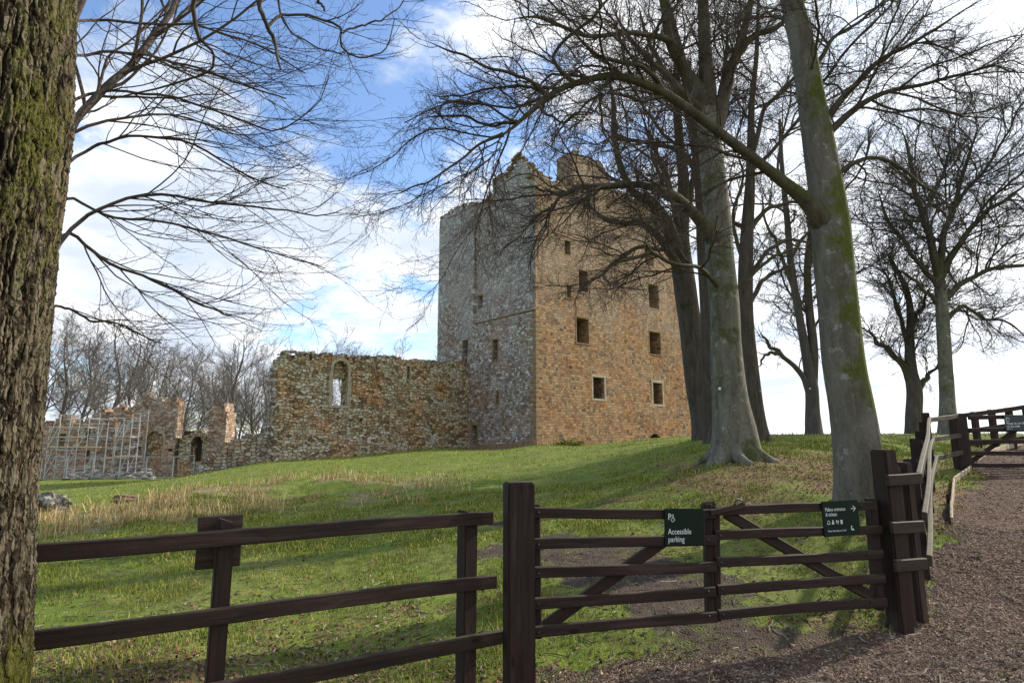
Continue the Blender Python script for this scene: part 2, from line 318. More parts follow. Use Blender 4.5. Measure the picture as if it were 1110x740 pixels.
def mat_wood(name, a, b, c=None, cam=.5, bs=.35):
    s = NT(name, .72, .25); P = s.co('Object'); r = s.rnd()
    off = s.N.new('ShaderNodeCombineXYZ'); s.L.new(s.m('MULTIPLY', r, 30.), off.inputs[0]); s.L.new(s.m('MULTIPLY', r, 17.), off.inputs[1])
    Q = s.vadd(P, off.outputs[0]); g = s.map(Q, (1.6, 34, 34)); gn = s.noise(g, 1, 6, .65, .6); big = s.noise(Q, 2.2, 4)
    col = s.ramp(gn, [(.3, a), (.68, b)])
    col = s.mix(s.step(big, .35, .7, 0, .5), col, s.mix(1., col, (1.5,1.4,1.35), 'MULTIPLY'))
    col = s.mix(s.step(s.noise(s.map(Q, (.7, 9, 9)), 1.4, 5, .7), .52, .68, 0, .55), col, tuple(x * 1.6 + .018 for x in b))
    kn = s.vor(s.map(Q, (2.2, 7, 7)), 1); col = s.mix(s.step(kn, .13, .06, 0, .8), col, tuple(x * .4 for x in a))
    if c: col = s.mix(s.step(s.noise(Q, 4.5, 5, .7), .5 - (cam - .5) * .3, .66, 0, .9), col, c)
    up = s.m('MAXIMUM', s.sep(s.geo('Normal'))[2], 0.)
    col = s.mix(s.m('MULTIPLY', s.step(up, .5, .9), s.step(s.noise(Q, 7, 4), .42, .6, .1, .55)), col, (.10,.09,.045))
    return s.done(col, s.bump(s.m('ADD', gn, s.m('MULTIPLY', s.noise(Q, 40, 3), .4)), bs, .012), s.ramp(gn, [(0, (.6,)*3), (1, (.85,)*3)]))
MAT['wood'] = mat_wood('dark_stained_timber', (.012,.0065,.0052), (.037,.0200,.0155))
MAT['wood_brown'] = mat_wood('brown_weathered_timber', (.018,.011,.008), (.055,.034,.025))
MAT['wood_light'] = mat_wood('lichened_rail_timber', (.024,.017,.011), (.072,.052,.033), (.09,.078,.026), .6, .6)
MAT['wood_pale'] = mat_wood('pale_timber', (.16,.12,.08), (.36,.29,.20))

def mat_bark(name, a, b, moss=None, moss_amt=.5, scale=(1,1,.25), light=None, side=None, ridge=.5):
    s = NT(name, .9, .12); P = s.co('Object'); Q = s.map(P, scale)
    n = s.noise(Q, 6, 7, .7, .4); fine = s.noise(s.map(P, (1,1,.5)), 34, 5, .7)
    col = s.ramp(s.m('ADD', s.m('MULTIPLY', n, .7), s.m('MULTIPLY', fine, .3)), [(.33, a), (.66, b)])
    if light: col = s.mix(s.step(s.noise(P, 5.5, 6, .75), .58, .64, 0, .75), col, light)
    if moss:
        mm = s.noise(P, 1.3, 6, .7)
        if side:
            d = s.N.new('ShaderNodeVectorMath'); d.operation = 'DOT_PRODUCT'; s.L.new(s.geo('Normal'), d.inputs[0]); d.inputs[1].default_value = side
            mm = s.m('ADD', mm, s.m('MULTIPLY', d.outputs['Value'], .16))
        col = s.mix(s.step(mm, .64 - moss_amt * .25, .74 - moss_amt * .2, 0, .88), col, s.ramp(fine, [(.3, tuple(x * .45 for x in moss)), (.7, moss)]))
    return s.done(col, s.bump(s.m('ADD', n, s.m('MULTIPLY', fine, .5)), ridge, .04))
MAT['beech'] = mat_bark('smooth_grey_bark', (.07,.064,.046), (.23,.215,.165), (.095,.11,.03), .52, light=(.34,.34,.31))
MAT['beech_moss'] = mat_bark('mossy_grey_bark', (.068,.058,.044), (.21,.185,.145), (.11,.13,.018), .62, light=(.30,.30,.27), side=(.8,-.25,.5))
MAT['rough_bark'] = mat_bark('dark_rough_bark', (.038,.030,.024), (.135,.11,.085), (.06,.07,.02), .3, scale=(2,2,.35), ridge=.9)
MAT['limb'] = mat_bark('branch_bark', (.045,.036,.028), (.14,.115,.085), (.085,.10,.022), .5, side=(0,0,1.))
MAT['twig'] = mat_bark('twig_bark', (.04,.029,.022), (.13,.098,.076))
MAT['twig_pale'] = mat_bark('grey_twig_bark', (.05,.042,.036), (.14,.12,.105))
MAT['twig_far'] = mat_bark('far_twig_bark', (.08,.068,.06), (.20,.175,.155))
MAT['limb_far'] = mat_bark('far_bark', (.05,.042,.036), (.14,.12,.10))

# ------------------------------------------------------------------ terrain
def spaced(c, step, lim_lo, lim_hi, grow):
    out = [0.0]; s = step
    pos = []; v = 0; st = step
    while v < lim_hi: v += st; pos.append(v); st *= grow if v > 5 else 1
    neg = []; v = 0; st = step
    while v < lim_lo: v += st; neg.append(-v); st *= grow if v > 5 else 1
    return np.array(sorted(neg + [0] + pos)) + c
def terrain():
    xs = spaced(1.0, .07, 2500, 2500, 1.045); ys = spaced(6.0, .07, 2500, 2500, 1.04)
    X, Y = np.meshgrid(xs, ys); Z = gz(X, Y)
    V = np.stack([X.ravel(), Y.ravel(), Z.ravel()], 1); nx, ny = len(xs), len(ys)
    i = (np.arange(ny - 1)[:, None] * nx + np.arange(nx - 1)).ravel(); Fc = np.stack([i, i + 1, i + nx + 1, i + nx], 1)
    d, dr, l = masks(X.ravel(), Y.ravel()); C = np.stack([d, dr, l], 1)
    fm = d[Fc].mean(1) > .5
    for name, sel in (('ground', ~fm), ('path', fm)):
        f = Fc[sel]; used = np.unique(f); rem = np.full(len(V), -1); rem[used] = np.arange(len(used))
        me = npmesh(name, V[used], rem[f], True); colattr(me, 'mask', C[used])
        tag(link(name, me, MAT['ground']), kind='structure')
terrain()

# ------------------------------------------------------------------ scattered ground cover (stuff)
def scatter(n, ylo, yhi, rs, umin=-.95, umax=.95, pw=1.0):
    t = rs.rand(n) ** pw; y = ylo + (yhi - ylo) * t; x = (umin + (umax - umin) * rs.rand(n)) * y
    return x, y
def blades(name, x, y, h, w, lean, rs, mat, label, cat, cols, nseg=2, z0=-.01):
    n = len(x); z = gz(x, y) + z0; a = rs.rand(n) * 6.283; la = rs.rand(n) * 6.283; ll = lean * rs.rand(n)
    dx, dy = np.cos(a) * w / 2, np.sin(a) * w / 2
    lx, ly = np.cos(la) * ll * h, np.sin(la) * ll * h
    b = np.stack([x, y, z], 1); V = np.empty((n, 5, 3))
    wv = np.stack([dx, dy, 0 * dx], 1)
    V[:, 0] = b - wv; V[:, 1] = b + wv
    mid = b + np.stack([lx * .35, ly * .35, h * .6], 1); V[:, 2] = mid - wv * .7; V[:, 3] = mid + wv * .7
    V[:, 4] = b + np.stack([lx, ly, h * np.sqrt(np.maximum(1 - ll ** 2, .15))], 1)
    k = np.arange(n)[:, None] * 5
    T = np.concatenate([k + [0, 1, 3], k + [0, 3, 2], k + [2, 3, 4]])
    me = npmesh(name, V.reshape(-1, 3), T); c = np.repeat(np.clip(cols * [1.30, 1.20, 1.0], 0, 1), 5, 0); colattr(me, 'tint', c)
    return tag(link(name, me, mat), label, cat, kind='stuff')
def mat_tint(name, tr=0.0):
    s = NT(name, .8, .15); return s.done(s.attr('tint'))
MAT['tint'] = mat_tint('leaf_and_blade')
def pick(rs, n, pal, jit=.25):
    pal = np.array(pal); return np.clip(pal[rs.randint(0, len(pal), n)] * (1 + (rs.rand(n, 1) - .5) * 2 * jit), 0, 1)
def ground_cover():
    rs = np.random.RandomState(3)
    GP = [(.085,.14,.02),(.12,.195,.022),(.18,.245,.034),(.15,.185,.035),(.25,.25,.07),(.07,.105,.02),(.33,.29,.14),(.23,.235,.055)]
    x1, y1 = scatter(330000, 3.2, 16, rs, pw=1.0); x2, y2 = scatter(120000, 14, 50, rs, pw=1.2)
    x = np.concatenate([x1, x2]); y = np.concatenate([y1, y2]); d, dr, l = masks(x, y)
    patch = fbm(x * 1.5 + 9, y * 1.5, 4) * 1.3 + fbm(x * 6, y * 6, 3) * .5
    keep = rs.rand(len(x)) < (1 - d) ** 1.3 * (1 - .75 * l) * np.clip(.56 + patch, 0, 1) + .008 * (y < 12); x, y = x[keep], y[keep]; n = len(x)
    h = (.020 + .035 * rs.rand(n)) * (1 + 1.3 * np.clip(patch[keep], 0, .9)) * (1 + .018 * y) * (1 + 1.2 * (rs.rand(n) > .97)); w = np.where(y < 9, .005, .009) * (1 + .05 * y)
    blades('grass', x, y, h, w, 1.1, rs, MAT['tint'], 'short green grass covering the hillside', 'grass', pick(rs, n, GP))
    # straw-coloured tussocks on the bank
    x, y = scatter(150000, 8, 28, rs, -.95, .05); d, dr, l = masks(x, y); keep = rs.rand(len(x)) < dr ** 1.4 * .7
    cl = fbm(x * 1.2, y * 1.2 + 2, 3); keep &= cl > -.02; x, y = x[keep], y[keep]; n = len(x)
    h = (.09 + .26 * rs.rand(n) ** 2) * (1 + .7 * (cl[keep] > .2))
    blades('dry_grass', x, y, h, .009 + .0004 * y, .9, rs, MAT['tint'], 'straw coloured dead grass in tussocks on the bank', 'dry grass',
           pick(rs, n, [(.42,.34,.20),(.34,.26,.15),(.50,.42,.27),(.26,.19,.11),(.20,.19,.07)]))
    # few tall dead stems near the left fence
    # fallen leaves: small curled quads
    x1, y1 = scatter(95000, 3.3, 16, rs); x2, y2 = scatter(26000, 3.0, 7, rs)
    x = np.concatenate([x1, x2]); y = np.concatenate([y1, y2]); d, dr, l = masks(x, y)
    keep = rs.rand(len(x)) < l * .8 * (1 - sstep(.2, .8, d) * .97) + .10 * (1 - d * .8) * np.clip(.5 + 1.6 * fbm(x * .9 + 4, y * .9, 4), 0, 1); x, y = x[keep], y[keep]; n = len(x)
    s = .010 + .015 * rs.rand(n); a = rs.rand(n) * 6.283; z = gz(x, y) + .010
    c, si = np.cos(a), np.sin(a); V = np.empty((n, 4, 3)); til = rs.randn(n, 2) * .45
    for k, (p, q) in enumerate(((-1, 0), (0, -.6), (1, 0), (0, .6))):
        ox, oy = (p * c - q * si) * s, (p * si + q * c) * s
        V[:, k] = np.stack([x + ox, y + oy, z + ox * til[:, 0] + oy * til[:, 1] + (abs(p) * .25 * s)], 1)
    me = npmesh('leaf_litter', V.reshape(-1, 3), np.arange(n * 4).reshape(n, 4))
    colattr(me, 'tint', np.repeat(pick(rs, n, [(.17,.10,.06),(.22,.14,.085),(.10,.06,.04),(.32,.24,.16),(.07,.045,.03),(.22,.10,.045)]), 4, 0))
    tag(link('leaf_litter', me, MAT['tint']), 'brown fallen beech leaves scattered over the grass', 'leaf litter', kind='stuff')
    # bark chips on the path
    x1, y1 = scatter(230000, 3.3, 8, rs, -.1, .98, 1.1); x2, y2 = scatter(60000, 7, 16, rs, .3, .98)
    x = np.concatenate([x1, x2]); y = np.concatenate([y1, y2]); d, dr, l = masks(x, y)
    keep = rs.rand(len(x)) < (d > .35) * np.where(y > 4.9, np.maximum(sstep(.5, .62, x / y), .06), 1) * np.clip(.5 + 1.1 * fbm(x * .9, y * .9, 3) + .35 * (x > y * .62), .08, 1); x, y = x[keep], y[keep]; n = len(x)
    s = (.0024 + .0058 * rs.rand(n) ** 2.5) * (1 + .06 * y); a = rs.rand(n) * 6.283; el = 1 + 1.8 * rs.rand(n); z = gz(x, y)
    V = np.empty((n, 5, 3)); c, si = np.cos(a), np.sin(a)
    for k, (p, q, hh) in enumerate(((-1,-.5,0),(1,-.5,0),(1,.5,0),(-1,.5,0),(.1,0,1))):
        ox, oy = (p * el * c - q * si) * s, (p * el * si + q * c) * s
        V[:, k] = np.stack([x + ox, y + oy, z - .001 + hh * s * .8 + rs.rand(n) * s * .3], 1)
    kk = np.arange(n)[:, None] * 5
    me = npmesh('bark_chips', V.reshape(-1, 3), np.concatenate([kk + [0,1,4], kk + [1,2,4], kk + [2,3,4], kk + [3,0,4]]))
    colattr(me, 'tint', np.repeat(pick(rs, n, [(.11,.066,.042),(.17,.11,.074),(.065,.038,.025),(.23,.165,.118),(.36,.27,.20),(.14,.085,.055)]), 5, 0))
    tag(link('bark_chips', me, MAT['tint']), 'reddish brown bark chips and grit loose on the path', 'bark chips', kind='stuff')
    # fallen twigs
    n = 2400; x, y = scatter(n, 3.4, 11, rs, -.9, .98, 1.4); L = .04 + .16 * rs.rand(n) ** 2; a = rs.rand(n) * 6.283
    P = np.empty((n, 4, 3))
    for k in range(4):
        t = k / 3 - .5; wx = x + np.cos(a) * L * t + rs.randn(n) * L * .05; wy = y + np.sin(a) * L * t + rs.randn(n) * L * .05
        P[:, k] = np.stack([wx, wy, gz(wx, wy) + .010], 1)
    Vt, Ft = tubes(P, np.full((n, 4), .0028) * (1 + rs.rand(n, 1)), 3)
    me = npmesh('fallen_twigs', Vt, Ft); colattr(me, 'tint', np.repeat(pick(rs, n, [(.10,.075,.055),(.20,.16,.12),(.30,.25,.19),(.06,.04,.03)]), 12, 0))
    tag(link('fallen_twigs', me, MAT['tint']), 'thin dead twigs lying on the dirt and grass', 'fallen twigs', kind='stuff')

# ------------------------------------------------------------------ tubes and trees
def tubes(P, Rd, S):
    N, K, _ = P.shape; T = np.gradient(P, axis=1); T /= np.linalg.norm(T, axis=2, keepdims=True) + 1e-9
    mt = T.mean(1); ref = np.where(np.abs(mt[:, 2:3]) < .8, np.array([[0, 0, 1.]]), np.array([[1., 0, 0]]))[:, None, :]
    u = np.cross(T, np.broadcast_to(ref, T.shape)); u /= np.linalg.norm(u, axis=2, keepdims=True) + 1e-9; v = np.cross(T, u)
    a = np.arange(S) / S * 2 * np.pi
    V = P[:, :, None, :] + Rd[:, :, None, None] * (u[:, :, None, :] * np.cos(a)[:, None] + v[:, :, None, :] * np.sin(a)[:, None])
    n, k, s = np.meshgrid(np.arange(N), np.arange(K - 1), np.arange(S), indexing='ij'); s2 = (s + 1) % S; b = n * K * S
    Fc = np.stack([b + k * S + s, b + k * S + s2, b + (k + 1) * S + s2, b + (k + 1) * S + s], -1).reshape(-1, 4)
    return V.reshape(-1, 3), Fc
def resample(pts, K):
    """Catmull-Rom through control points (pos xyz + radius)"""
    p = np.asarray(pts, float); p = np.vstack([2 * p[0] - p[1], p, 2 * p[-1] - p[-2]]); n = len(p) - 3
    t = np.linspace(0, n - 1e-6, K); i = t.astype(int); f = (t - i)[:, None]
    a, b, c, d = p[i], p[i + 1], p[i + 2], p[i + 3]
    q = .5 * (2 * b + (c - a) * f + (2 * a - 5 * b + 4 * c - d) * f ** 2 + (3 * b - a - 3 * c + d) * f ** 3)
    q[:, 3] = np.maximum(q[:, 3], .002); return q
def kids(P, Rd, n, rs, t0, t1, ang, lfac, K, wander, trop, rr, rmin, lmin=0, rtip=.4, bias=None, tipup=0, cap=99.):
    N, Kp, _ = P.shape; M = N * n
    plen = np.linalg.norm(np.diff(P, axis=1), axis=2).sum(1)
    # branches are spread by length, so short shoots do not clump; successive ones along a parent are spaced out
    cum = np.cumsum(plen) / plen.sum(); pos_ = (np.arange(M) + rs.rand(M)) / M; pid = np.minimum(np.searchsorted(cum, pos_), N - 1)
    lo = np.where(pid > 0, cum[pid - 1], 0.); t = (t0 + (t1 - t0) * np.clip((pos_ - lo) / (cum[pid] - lo + 1e-12), 0, 1)).reshape(N, n); f = t * (Kp - 1.001); i = f.astype(int); fr = (f - i)
    idx = pid.reshape(N, n); a = P[idx, i]; b = P[idx, i + 1]
    pos = a + (b - a) * fr[..., None]; T = b - a; T /= np.linalg.norm(T, axis=2, keepdims=True) + 1e-9
    rad = Rd[idx, i] * (1 - fr) + Rd[idx, i + 1] * fr
    rv = rs.randn(N, n, 3); rv[..., 2] *= .7
    if bias is not None: rv += np.array(bias)
    rv -= (rv * T).sum(-1, keepdims=True) * T; rv /= np.linalg.norm(rv, axis=2, keepdims=True) + 1e-9
    an = np.radians(ang[0] + (ang[1] - ang[0]) * rs.rand(N, n))[..., None]
    d = (np.cos(an) * T + np.sin(an) * rv).reshape(M, 3); pos = pos.reshape(M, 3)
    L = np.maximum(plen[idx] * lfac * (1.15 - .65 * t) * (.55 + .8 * rs.rand(N, n)), lmin).reshape(M, 1); L = np.minimum(L, cap * (.5 + .6 * rs.rand(M, 1)))
    r0 = np.maximum(np.minimum(rad.reshape(M) * rr, L[:, 0] * .0115), rmin)
    Q = np.empty((M, K, 3)); Q[:, 0] = pos
    tr = np.array(trop)
    for k in range(1, K):
        s = k / (K - 1)
        d = d + wander * rs.randn(M, 3) + tr * (1 - s) + np.array([0, 0, tipup]) * s; d /= np.linalg.norm(d, axis=1, keepdims=True)
        Q[:, k] = Q[:, k - 1] + d * L / (K - 1)
    RR = r0[:, None] * (1 - (1 - rtip) * np.linspace(0, 1, K)[None]); RR = np.maximum(RR, rmin * .6)
    return Q, RR
def wiggle(q, rs, amp):
    n = len(q); w = rs.randn(n, 3) * amp; w[0] = 0; w = (w + np.roll(w, 1, 0)) / 2; w[0] = 0; q = q.copy(); q[:, :3] += w; return q

def tree(name, label, trunk, limbs, Y, seed, group=None, mats=('beech', 'limb', 'twig'), extra=(5, 8, 8), lf=(.42,.5,.45), rmin=.004, flare=0, trop=(0,0,.02),
         tags=None, lens=None, crown_t=(.45, 1), crown_n=7, side=14, roots=0, bias=None, wander=.16, tipup=0, cat='tree', third=5, l0=.45, wigl=.03, caps=(.2, .085, .035)):
    """trunk: [(px,py,width px)], limbs: list of [(px,py,width px[,depth])], Y depth of the trunk"""
    rs = np.random.RandomState(seed)
    def conv(pts, y0):
        out = []
        for p in pts:
            yy = p[3] if len(p) > 3 else y0
            q = U(p[0], p[1], yy); out.append((q[0], q[1], q[2], p[2] / FPX * yy / 2 * math.cos(math.atan2(q[0], yy))))
        return np.array(out)
    tp = conv(trunk, Y); base = np.array([tp[0, 0], tp[0, 1], G(tp[0, 0], tp[0, 1])])
    tp[0, 2] = min(tp[0, 2], base[2]) - .15
    q = resample(tp, 60); q[:, 3] *= .93
    root = empty(name, tuple(base), label, cat, group)
    # trunk surface with flutes and root flare
    S = 28; a = np.arange(S) / S * 2 * np.pi; K = len(q); T = np.gradient(q[:, :3], axis=0); T /= np.linalg.norm(T, axis=1, keepdims=True)
    u = np.cross(T, [0, 1., 0]); u /= np.linalg.norm(u, axis=1, keepdims=True); v = np.cross(T, u)
    hgt = q[:, 2] - base[2]
    lob = np.cos(a * 5 + rs.rand() * 6 + .6 * np.sin(2 * a))[None] * .5 + np.cos(a * 3 + rs.rand() * 6)[None] * .5
    fl = np.exp(-np.maximum(hgt, 0) / .45)[:, None]
    rad = q[:, 3:4] * (1 + .045 * lob + .05 * fbm(a[None] * 1.2 + seed, hgt[:, None] * 1.1 + seed * 3.1, 3) + flare * fl * (.55 + .65 * lob))
    V = q[:, None, :3] + rad[..., None] * (u[:, None] * np.cos(a)[None, :, None] + v[:, None] * np.sin(a)[None, :, None])
    k, s = np.meshgrid(np.arange(K - 1), np.arange(S), indexing='ij'); s2 = (s + 1) % S
    Fc = np.stack([k * S + s, k * S + s2, (k + 1) * S + s2, (k + 1) * S + s], -1).reshape(-1, 4)
    VV = [V.reshape(-1, 3)]; FF = [Fc]; nv = K * S
    if roots:
        RP = []
        for j in range(roots):
            an = j / roots * 6.283 + rs.rand() * .5; L = .5 + .5 * rs.rand(); r0 = tp[0, 3]
            pts = []
            for t in np.linspace(0, 1, 8):
                rr = r0 * .65 + L * t; x = base[0] + math.cos(an + .25 * math.sin(3 * t + j)) * rr; y = base[1] + math.sin(an + .25 * math.sin(3 * t + j)) * rr
                pts.append((x, y, G(x, y) + .30 * (1 - t) ** 2.4 - .035 - .05 * t, .135 * (1 - t) + .03))
            RP.append(pts)
        RP = np.array(RP); rv, rf = tubes(RP[..., :3], RP[..., 3], 8); VV.append(rv); FF.append(rf + nv)
    link('trunk', npmesh('trunk', np.concatenate(VV), np.concatenate(FF), True, base), MAT[mats[0]], root)
    # limbs
    LP, LR, LT = [], [], []
    for lp in limbs:
        cp = conv(lp, Y); dq = np.hypot(q[:, 0] - cp[0, 0], q[:, 2] - cp[0, 2]); j = int(np.argmin(dq))
        if dq[j] < 1.9 * q[j, 3] and abs(cp[0, 1] - q[j, 1]) < .6:
            j2 = max(j - 2, 0); st = np.array([*q[j2, :3], min(cp[0, 3] * 1.1, q[j2, 3] * .8)])
            cp = np.vstack([st, cp[1:]]) if np.linalg.norm(cp[1, :3] - cp[0, :3]) > q[j, 3] * 1.5 else np.vstack([st, cp[2:]]) if len(cp) > 3 else np.vstack([st, cp[1:]])
        l = wiggle(resample(cp, 16), rs, wigl * (Y / 15)); LP.append(l[:, :3]); LR.append(l[:, 3]); LT.append(q[j, 3] * .82 if dq[j] < 1.9 * q[j, 3] else 9.)
    for lp, lr, lt in zip(LP, LR, LT):
        lq = resample(np.concatenate([lp, lr[:, None]], 1), 40); dd = np.r_[0, np.cumsum(np.linalg.norm(np.diff(lq[:, :3], axis=0), axis=1))]; lq[:, 3] *= (1 + .7 * np.exp(-dd / (lq[0, 3] * 3.5))) * np.clip((dd[-1] - dd) / (dd[-1] * .22),  .12, 1); lq[:, 3] = np.minimum(lq[:, 3], lt); lv, lfc = tubes(lq[None, :, :3], lq[None, :, 3], 8)
        link('limb', npmesh('limb', lv, lfc, True, base), MAT[mats[1]], root)
    # crown: branches of three orders from limbs and upper trunk
    TP = resample(tp, 16)[None]
    QS, RS = [], []
    c0 = []
    if crown_n: c0.append(kids(TP[..., :3], TP[..., 3], crown_n, rs, crown_t[0], crown_t[1], (35, 70), l0, 16, wander * .8, (0, 0, .03), .42, rmin * 3, tipup=.02, bias=bias))
    if LP: c0.append((np.array(LP), np.array(LR)))
    A = [np.concatenate([c[0] for c in c0]), np.concatenate([c[1] for c in c0])]
    if crown_n: QS.append((c0[0][0], c0[0][1], 6))
    B = kids(A[0], A[1], extra[0], rs, .12, 1, (25, 60), lf[0], 12, wander, trop, .55, rmin * 1.8, bias=bias, tipup=tipup, cap=caps[0] * Y); QS.append((B[0], B[1], 5))
    C = kids(B[0], B[1], extra[1], rs, .12, 1, (22, 55), lf[1], 8, wander, trop, .55, rmin * 1.2, bias=bias, tipup=tipup, cap=caps[1] * Y); QS.append((C[0], C[1], 4))
    D = kids(C[0], C[1], extra[2], rs, .1, 1, (22, 55), lf[2], 5, wander, trop, .6, rmin, tipup=tipup, cap=caps[2] * Y); QS.append((D[0], D[1], 3))
    if third:
        E = kids(D[0], D[1], third, rs, .15, 1, (25, 55), .5, 3, wander, trop, .7, rmin * .8); QS.append((E[0], E[1], 3))
    VV, FF, nv = [], [], 0
    for P_, R_, S_ in QS:
        a_, b_ = tubes(P_, R_, S_); VV.append(a_); FF.append(b_ + nv); nv += len(a_)
    link('crown', npmesh('crown', np.concatenate(VV), np.concatenate(FF), False, base), MAT[mats[2]], root)
    for tg in (tags or []):
        c = U(tg[0], tg[1], Y - tg[2]); bm = bmesh.new()
        bmesh.ops.create_cone(bm, cap_ends=True, segments=14, radius1=.032, radius2=.032, depth=.01, matrix=Matrix.Translation(Vector(c) - Vector(base)) @ Matrix.Rotation(math.pi / 2, 4, 'X'))
        me = bpy.data.meshes.new('tree_tag'); bm.to_mesh(me); bm.free(); link('tree_tag', me, MAT['white_plastic'], root)
    return root
def flat_mat(name, c, rough=.5, metal=0, spec=.4):
    s = NT(name, rough, spec); s.b.inputs['Metallic'].default_value = metal
    n = s.noise(s.co('Object'), 9, 5, .6); return s.done(s.mix(s.step(n, .35, .7, 0, .35), c, tuple(x * .6 for x in c)))
MAT['white_plastic'] = flat_mat('white_plastic', (.75,.76,.74))
MAT['sign_green'] = flat_mat('dark_green_sign_panel', (.003,.013,.008), .5, 0, .2)
MAT['sign_white'] = flat_mat('sign_lettering', (.62,.68,.66), .5)
MAT['sign_red'] = flat_mat('sign_red', (.5,.06,.05), .5)
MAT['sign_navy'] = flat_mat('dark_slate_sign_panel', (.025,.045,.05), .4)
MAT['metal'] = flat_mat('galvanised_metal', (.42,.44,.45), .45, .8)
MAT['dark_metal'] = flat_mat('dark_gate_iron', (.05,.05,.05), .5, .7)
MAT['scaffold'] = flat_mat('scaffold_tube', (.62,.63,.63), .4, .3)
MAT['scaffold_wood'] = flat_mat('scaffold_board', (.55,.43,.27), .8)
MAT['orange'] = flat_mat('orange_cap', (.70,.28,.03), .5)

ground_cover()

# ------------------------------------------------------------------ masonry
def plane_uv(px, py, O, D):
    """hit of the photograph's ray with the vertical plane through O along D (2D) -> (u, z)"""
    r = ray(px, py); # t*r.xy = O + u*D
    A = np.array([[r[0], -D[0]], [r[1], -D[1]]]); t, u = np.linalg.solve(A, np.array(O[:2]))
    return u, EYE + t * r[2]
def slab(name, O, D, Nn, L, z0, top, thick, mat, parent, holes=(), step=.3, off=None, jit=.035, base=(0,0,0), u0=0., seed=1, bot=None, miter=False):
    """wall slab: front face along O + u*D, outward normal Nn, ragged top(u); holes = (u0,u1,z0,z1,arch)"""
    rs = np.random.RandomState(seed)
    us = list(np.arange(u0, u0 + L + 1e-6, L / max(1, round(L / step)))); tm = max(top(u) for u in us); zs = list(np.arange(z0, tm + step, step * .9))
    he = set()
    for h in holes:
        he.update((h[0], h[1])); us = [u for u in us if min(abs(u - h[0]), abs(u - h[1])) > step * .3] + [h[0], h[1]]
        zs = [z for z in zs if min(abs(z - h[2]), abs(z - h[3])) > step * .3] + [h[2], h[3]]
        if len(h) > 4 and h[4]:
            c = (h[0] + h[1]) / 2; r = (h[1] - h[0]) / 2; us += [c - r * .7, c, c + r * .7]; zs += [h[3] - r * .3, h[3] - r * .7, h[3] - r]
    if off:
        us += off[1]; zs += off[2]
    us = np.unique(np.round(us, 3)); zs = np.unique(np.round(zs, 3)); us = us[(us >= u0 - 1e-3) & (us <= u0 + L + 1e-3)]
    nu, nz = len(us) - 1, len(zs) - 1
    uc = (us[1:] + us[:-1]) / 2; zc = (zs[1:] + zs[:-1]) / 2
    tops = np.array([top(u) for u in uc]) + (rs.rand(nu) - .5) * step * 1.9 - (rs.rand(nu) > .9) * step * 1.3
    sol = zc[None, :] < tops[:, None]
    for h in holes:
        ins = (uc[:, None] > h[0]) & (uc[:, None] < h[1]) & (zc[None] > h[2]) & (zc[None] < h[3])
        if len(h) > 4 and h[4]:
            c = (h[0] + h[1]) / 2; r = (h[1] - h[0]) / 2
            ins &= (((uc[:, None] - c) ** 2 + np.maximum(zc[None] - (h[3] - r), 0) ** 2) < r * r) | (zc[None] < h[3] - r)
        sol &= ~ins
    if bot: sol &= zc[None, :] > np.array([bot(u) for u in uc])[:, None]
    JU = (rs.rand(nu + 1, nz + 1) - .5) * jit * 2; JZ = (rs.rand(nu + 1, nz + 1) - .5) * jit * 2; JN = (rs.rand(nu + 1, nz + 1) - .5) * jit
    UU, ZZ = np.meshgrid(us, zs, indexing='ij'); near_hole = np.zeros_like(UU, bool)
    for h in holes: near_hole |= (UU > h[0] - .02) & (UU < h[1] + .02) & (ZZ > h[2] - .02) & (ZZ < h[3] + .02)
    JU[near_hole] *= .15; JZ[near_hole] *= .15
    JU[0] *= .6; JU[-1] *= .6
    on = off[0](UU, ZZ) if off else 0
    JN = JN + fbm(UU * .25 + seed, ZZ * .25, 3) * .10
    U2 = UU + JU; Z2 = ZZ + JZ
    Df = np.array([D[0], D[1], 0]); Nf = np.array([Nn[0], Nn[1], 0]); O3 = np.array([O[0], O[1], 0]) - np.array(base)
    front = O3 + U2[..., None] * Df + Z2[..., None] * [0, 0, 1.] + (JN + on)[..., None] * Nf
    UB = np.clip(U2, u0 + thick, u0 + L - thick) if miter else U2
    back = O3 + UB[..., None] * Df + Z2[..., None] * [0, 0, 1.] - thick * Nf
    V = np.concatenate([front.reshape(-1, 3), back.reshape(-1, 3)]); M = (nu + 1) * (nz + 1)
    uvv = np.concatenate([np.stack([U2.ravel(), Z2.ravel()], 1), np.stack([U2.ravel() + .37, Z2.ravel()], 1)])
    idx = lambda i, j, b: i * (nz + 1) + j + b * M
    Fs, UVs = [], []
    def quad(a, b, c, d, uv=None):
        Fs.append((a, b, c, d)); UVs.append(uv if uv is not None else [uvv[a], uvv[b], uvv[c], uvv[d]])
    for i in range(nu):
        for j in range(nz):
            if not sol[i, j]: continue
            quad(idx(i,j,0), idx(i+1,j,0), idx(i+1,j+1,0), idx(i,j+1,0)); quad(idx(i+1,j,1), idx(i,j,1), idx(i,j+1,1), idx(i+1,j+1,1))
            for di, dj, p, q in ((-1,0,(i,j+1),(i,j)), (1,0,(i+1,j),(i+1,j+1)), (0,-1,(i,j),(i+1,j)), (0,1,(i+1,j+1),(i,j+1))):
                ii, jj = i + di, j + dj
                if 0 <= ii < nu and 0 <= jj < nz and sol[ii, jj]: continue
                a, b = idx(*p, 0), idx(*q, 0); c, d = idx(*q, 1), idx(*p, 1)
                ua, ub = uvv[a], uvv[b]
                sh = np.array([thick, 0]) if di else np.array([0, thick])
                quad(a, b, c, d, [ua, ub, ub + sh, ua + sh])
    me = npmesh(name, V, Fs); uvl = me.uv_layers.new(name='UVMap'); uvl.data.foreach_set('uv', np.array(UVs, np.float32).ravel())
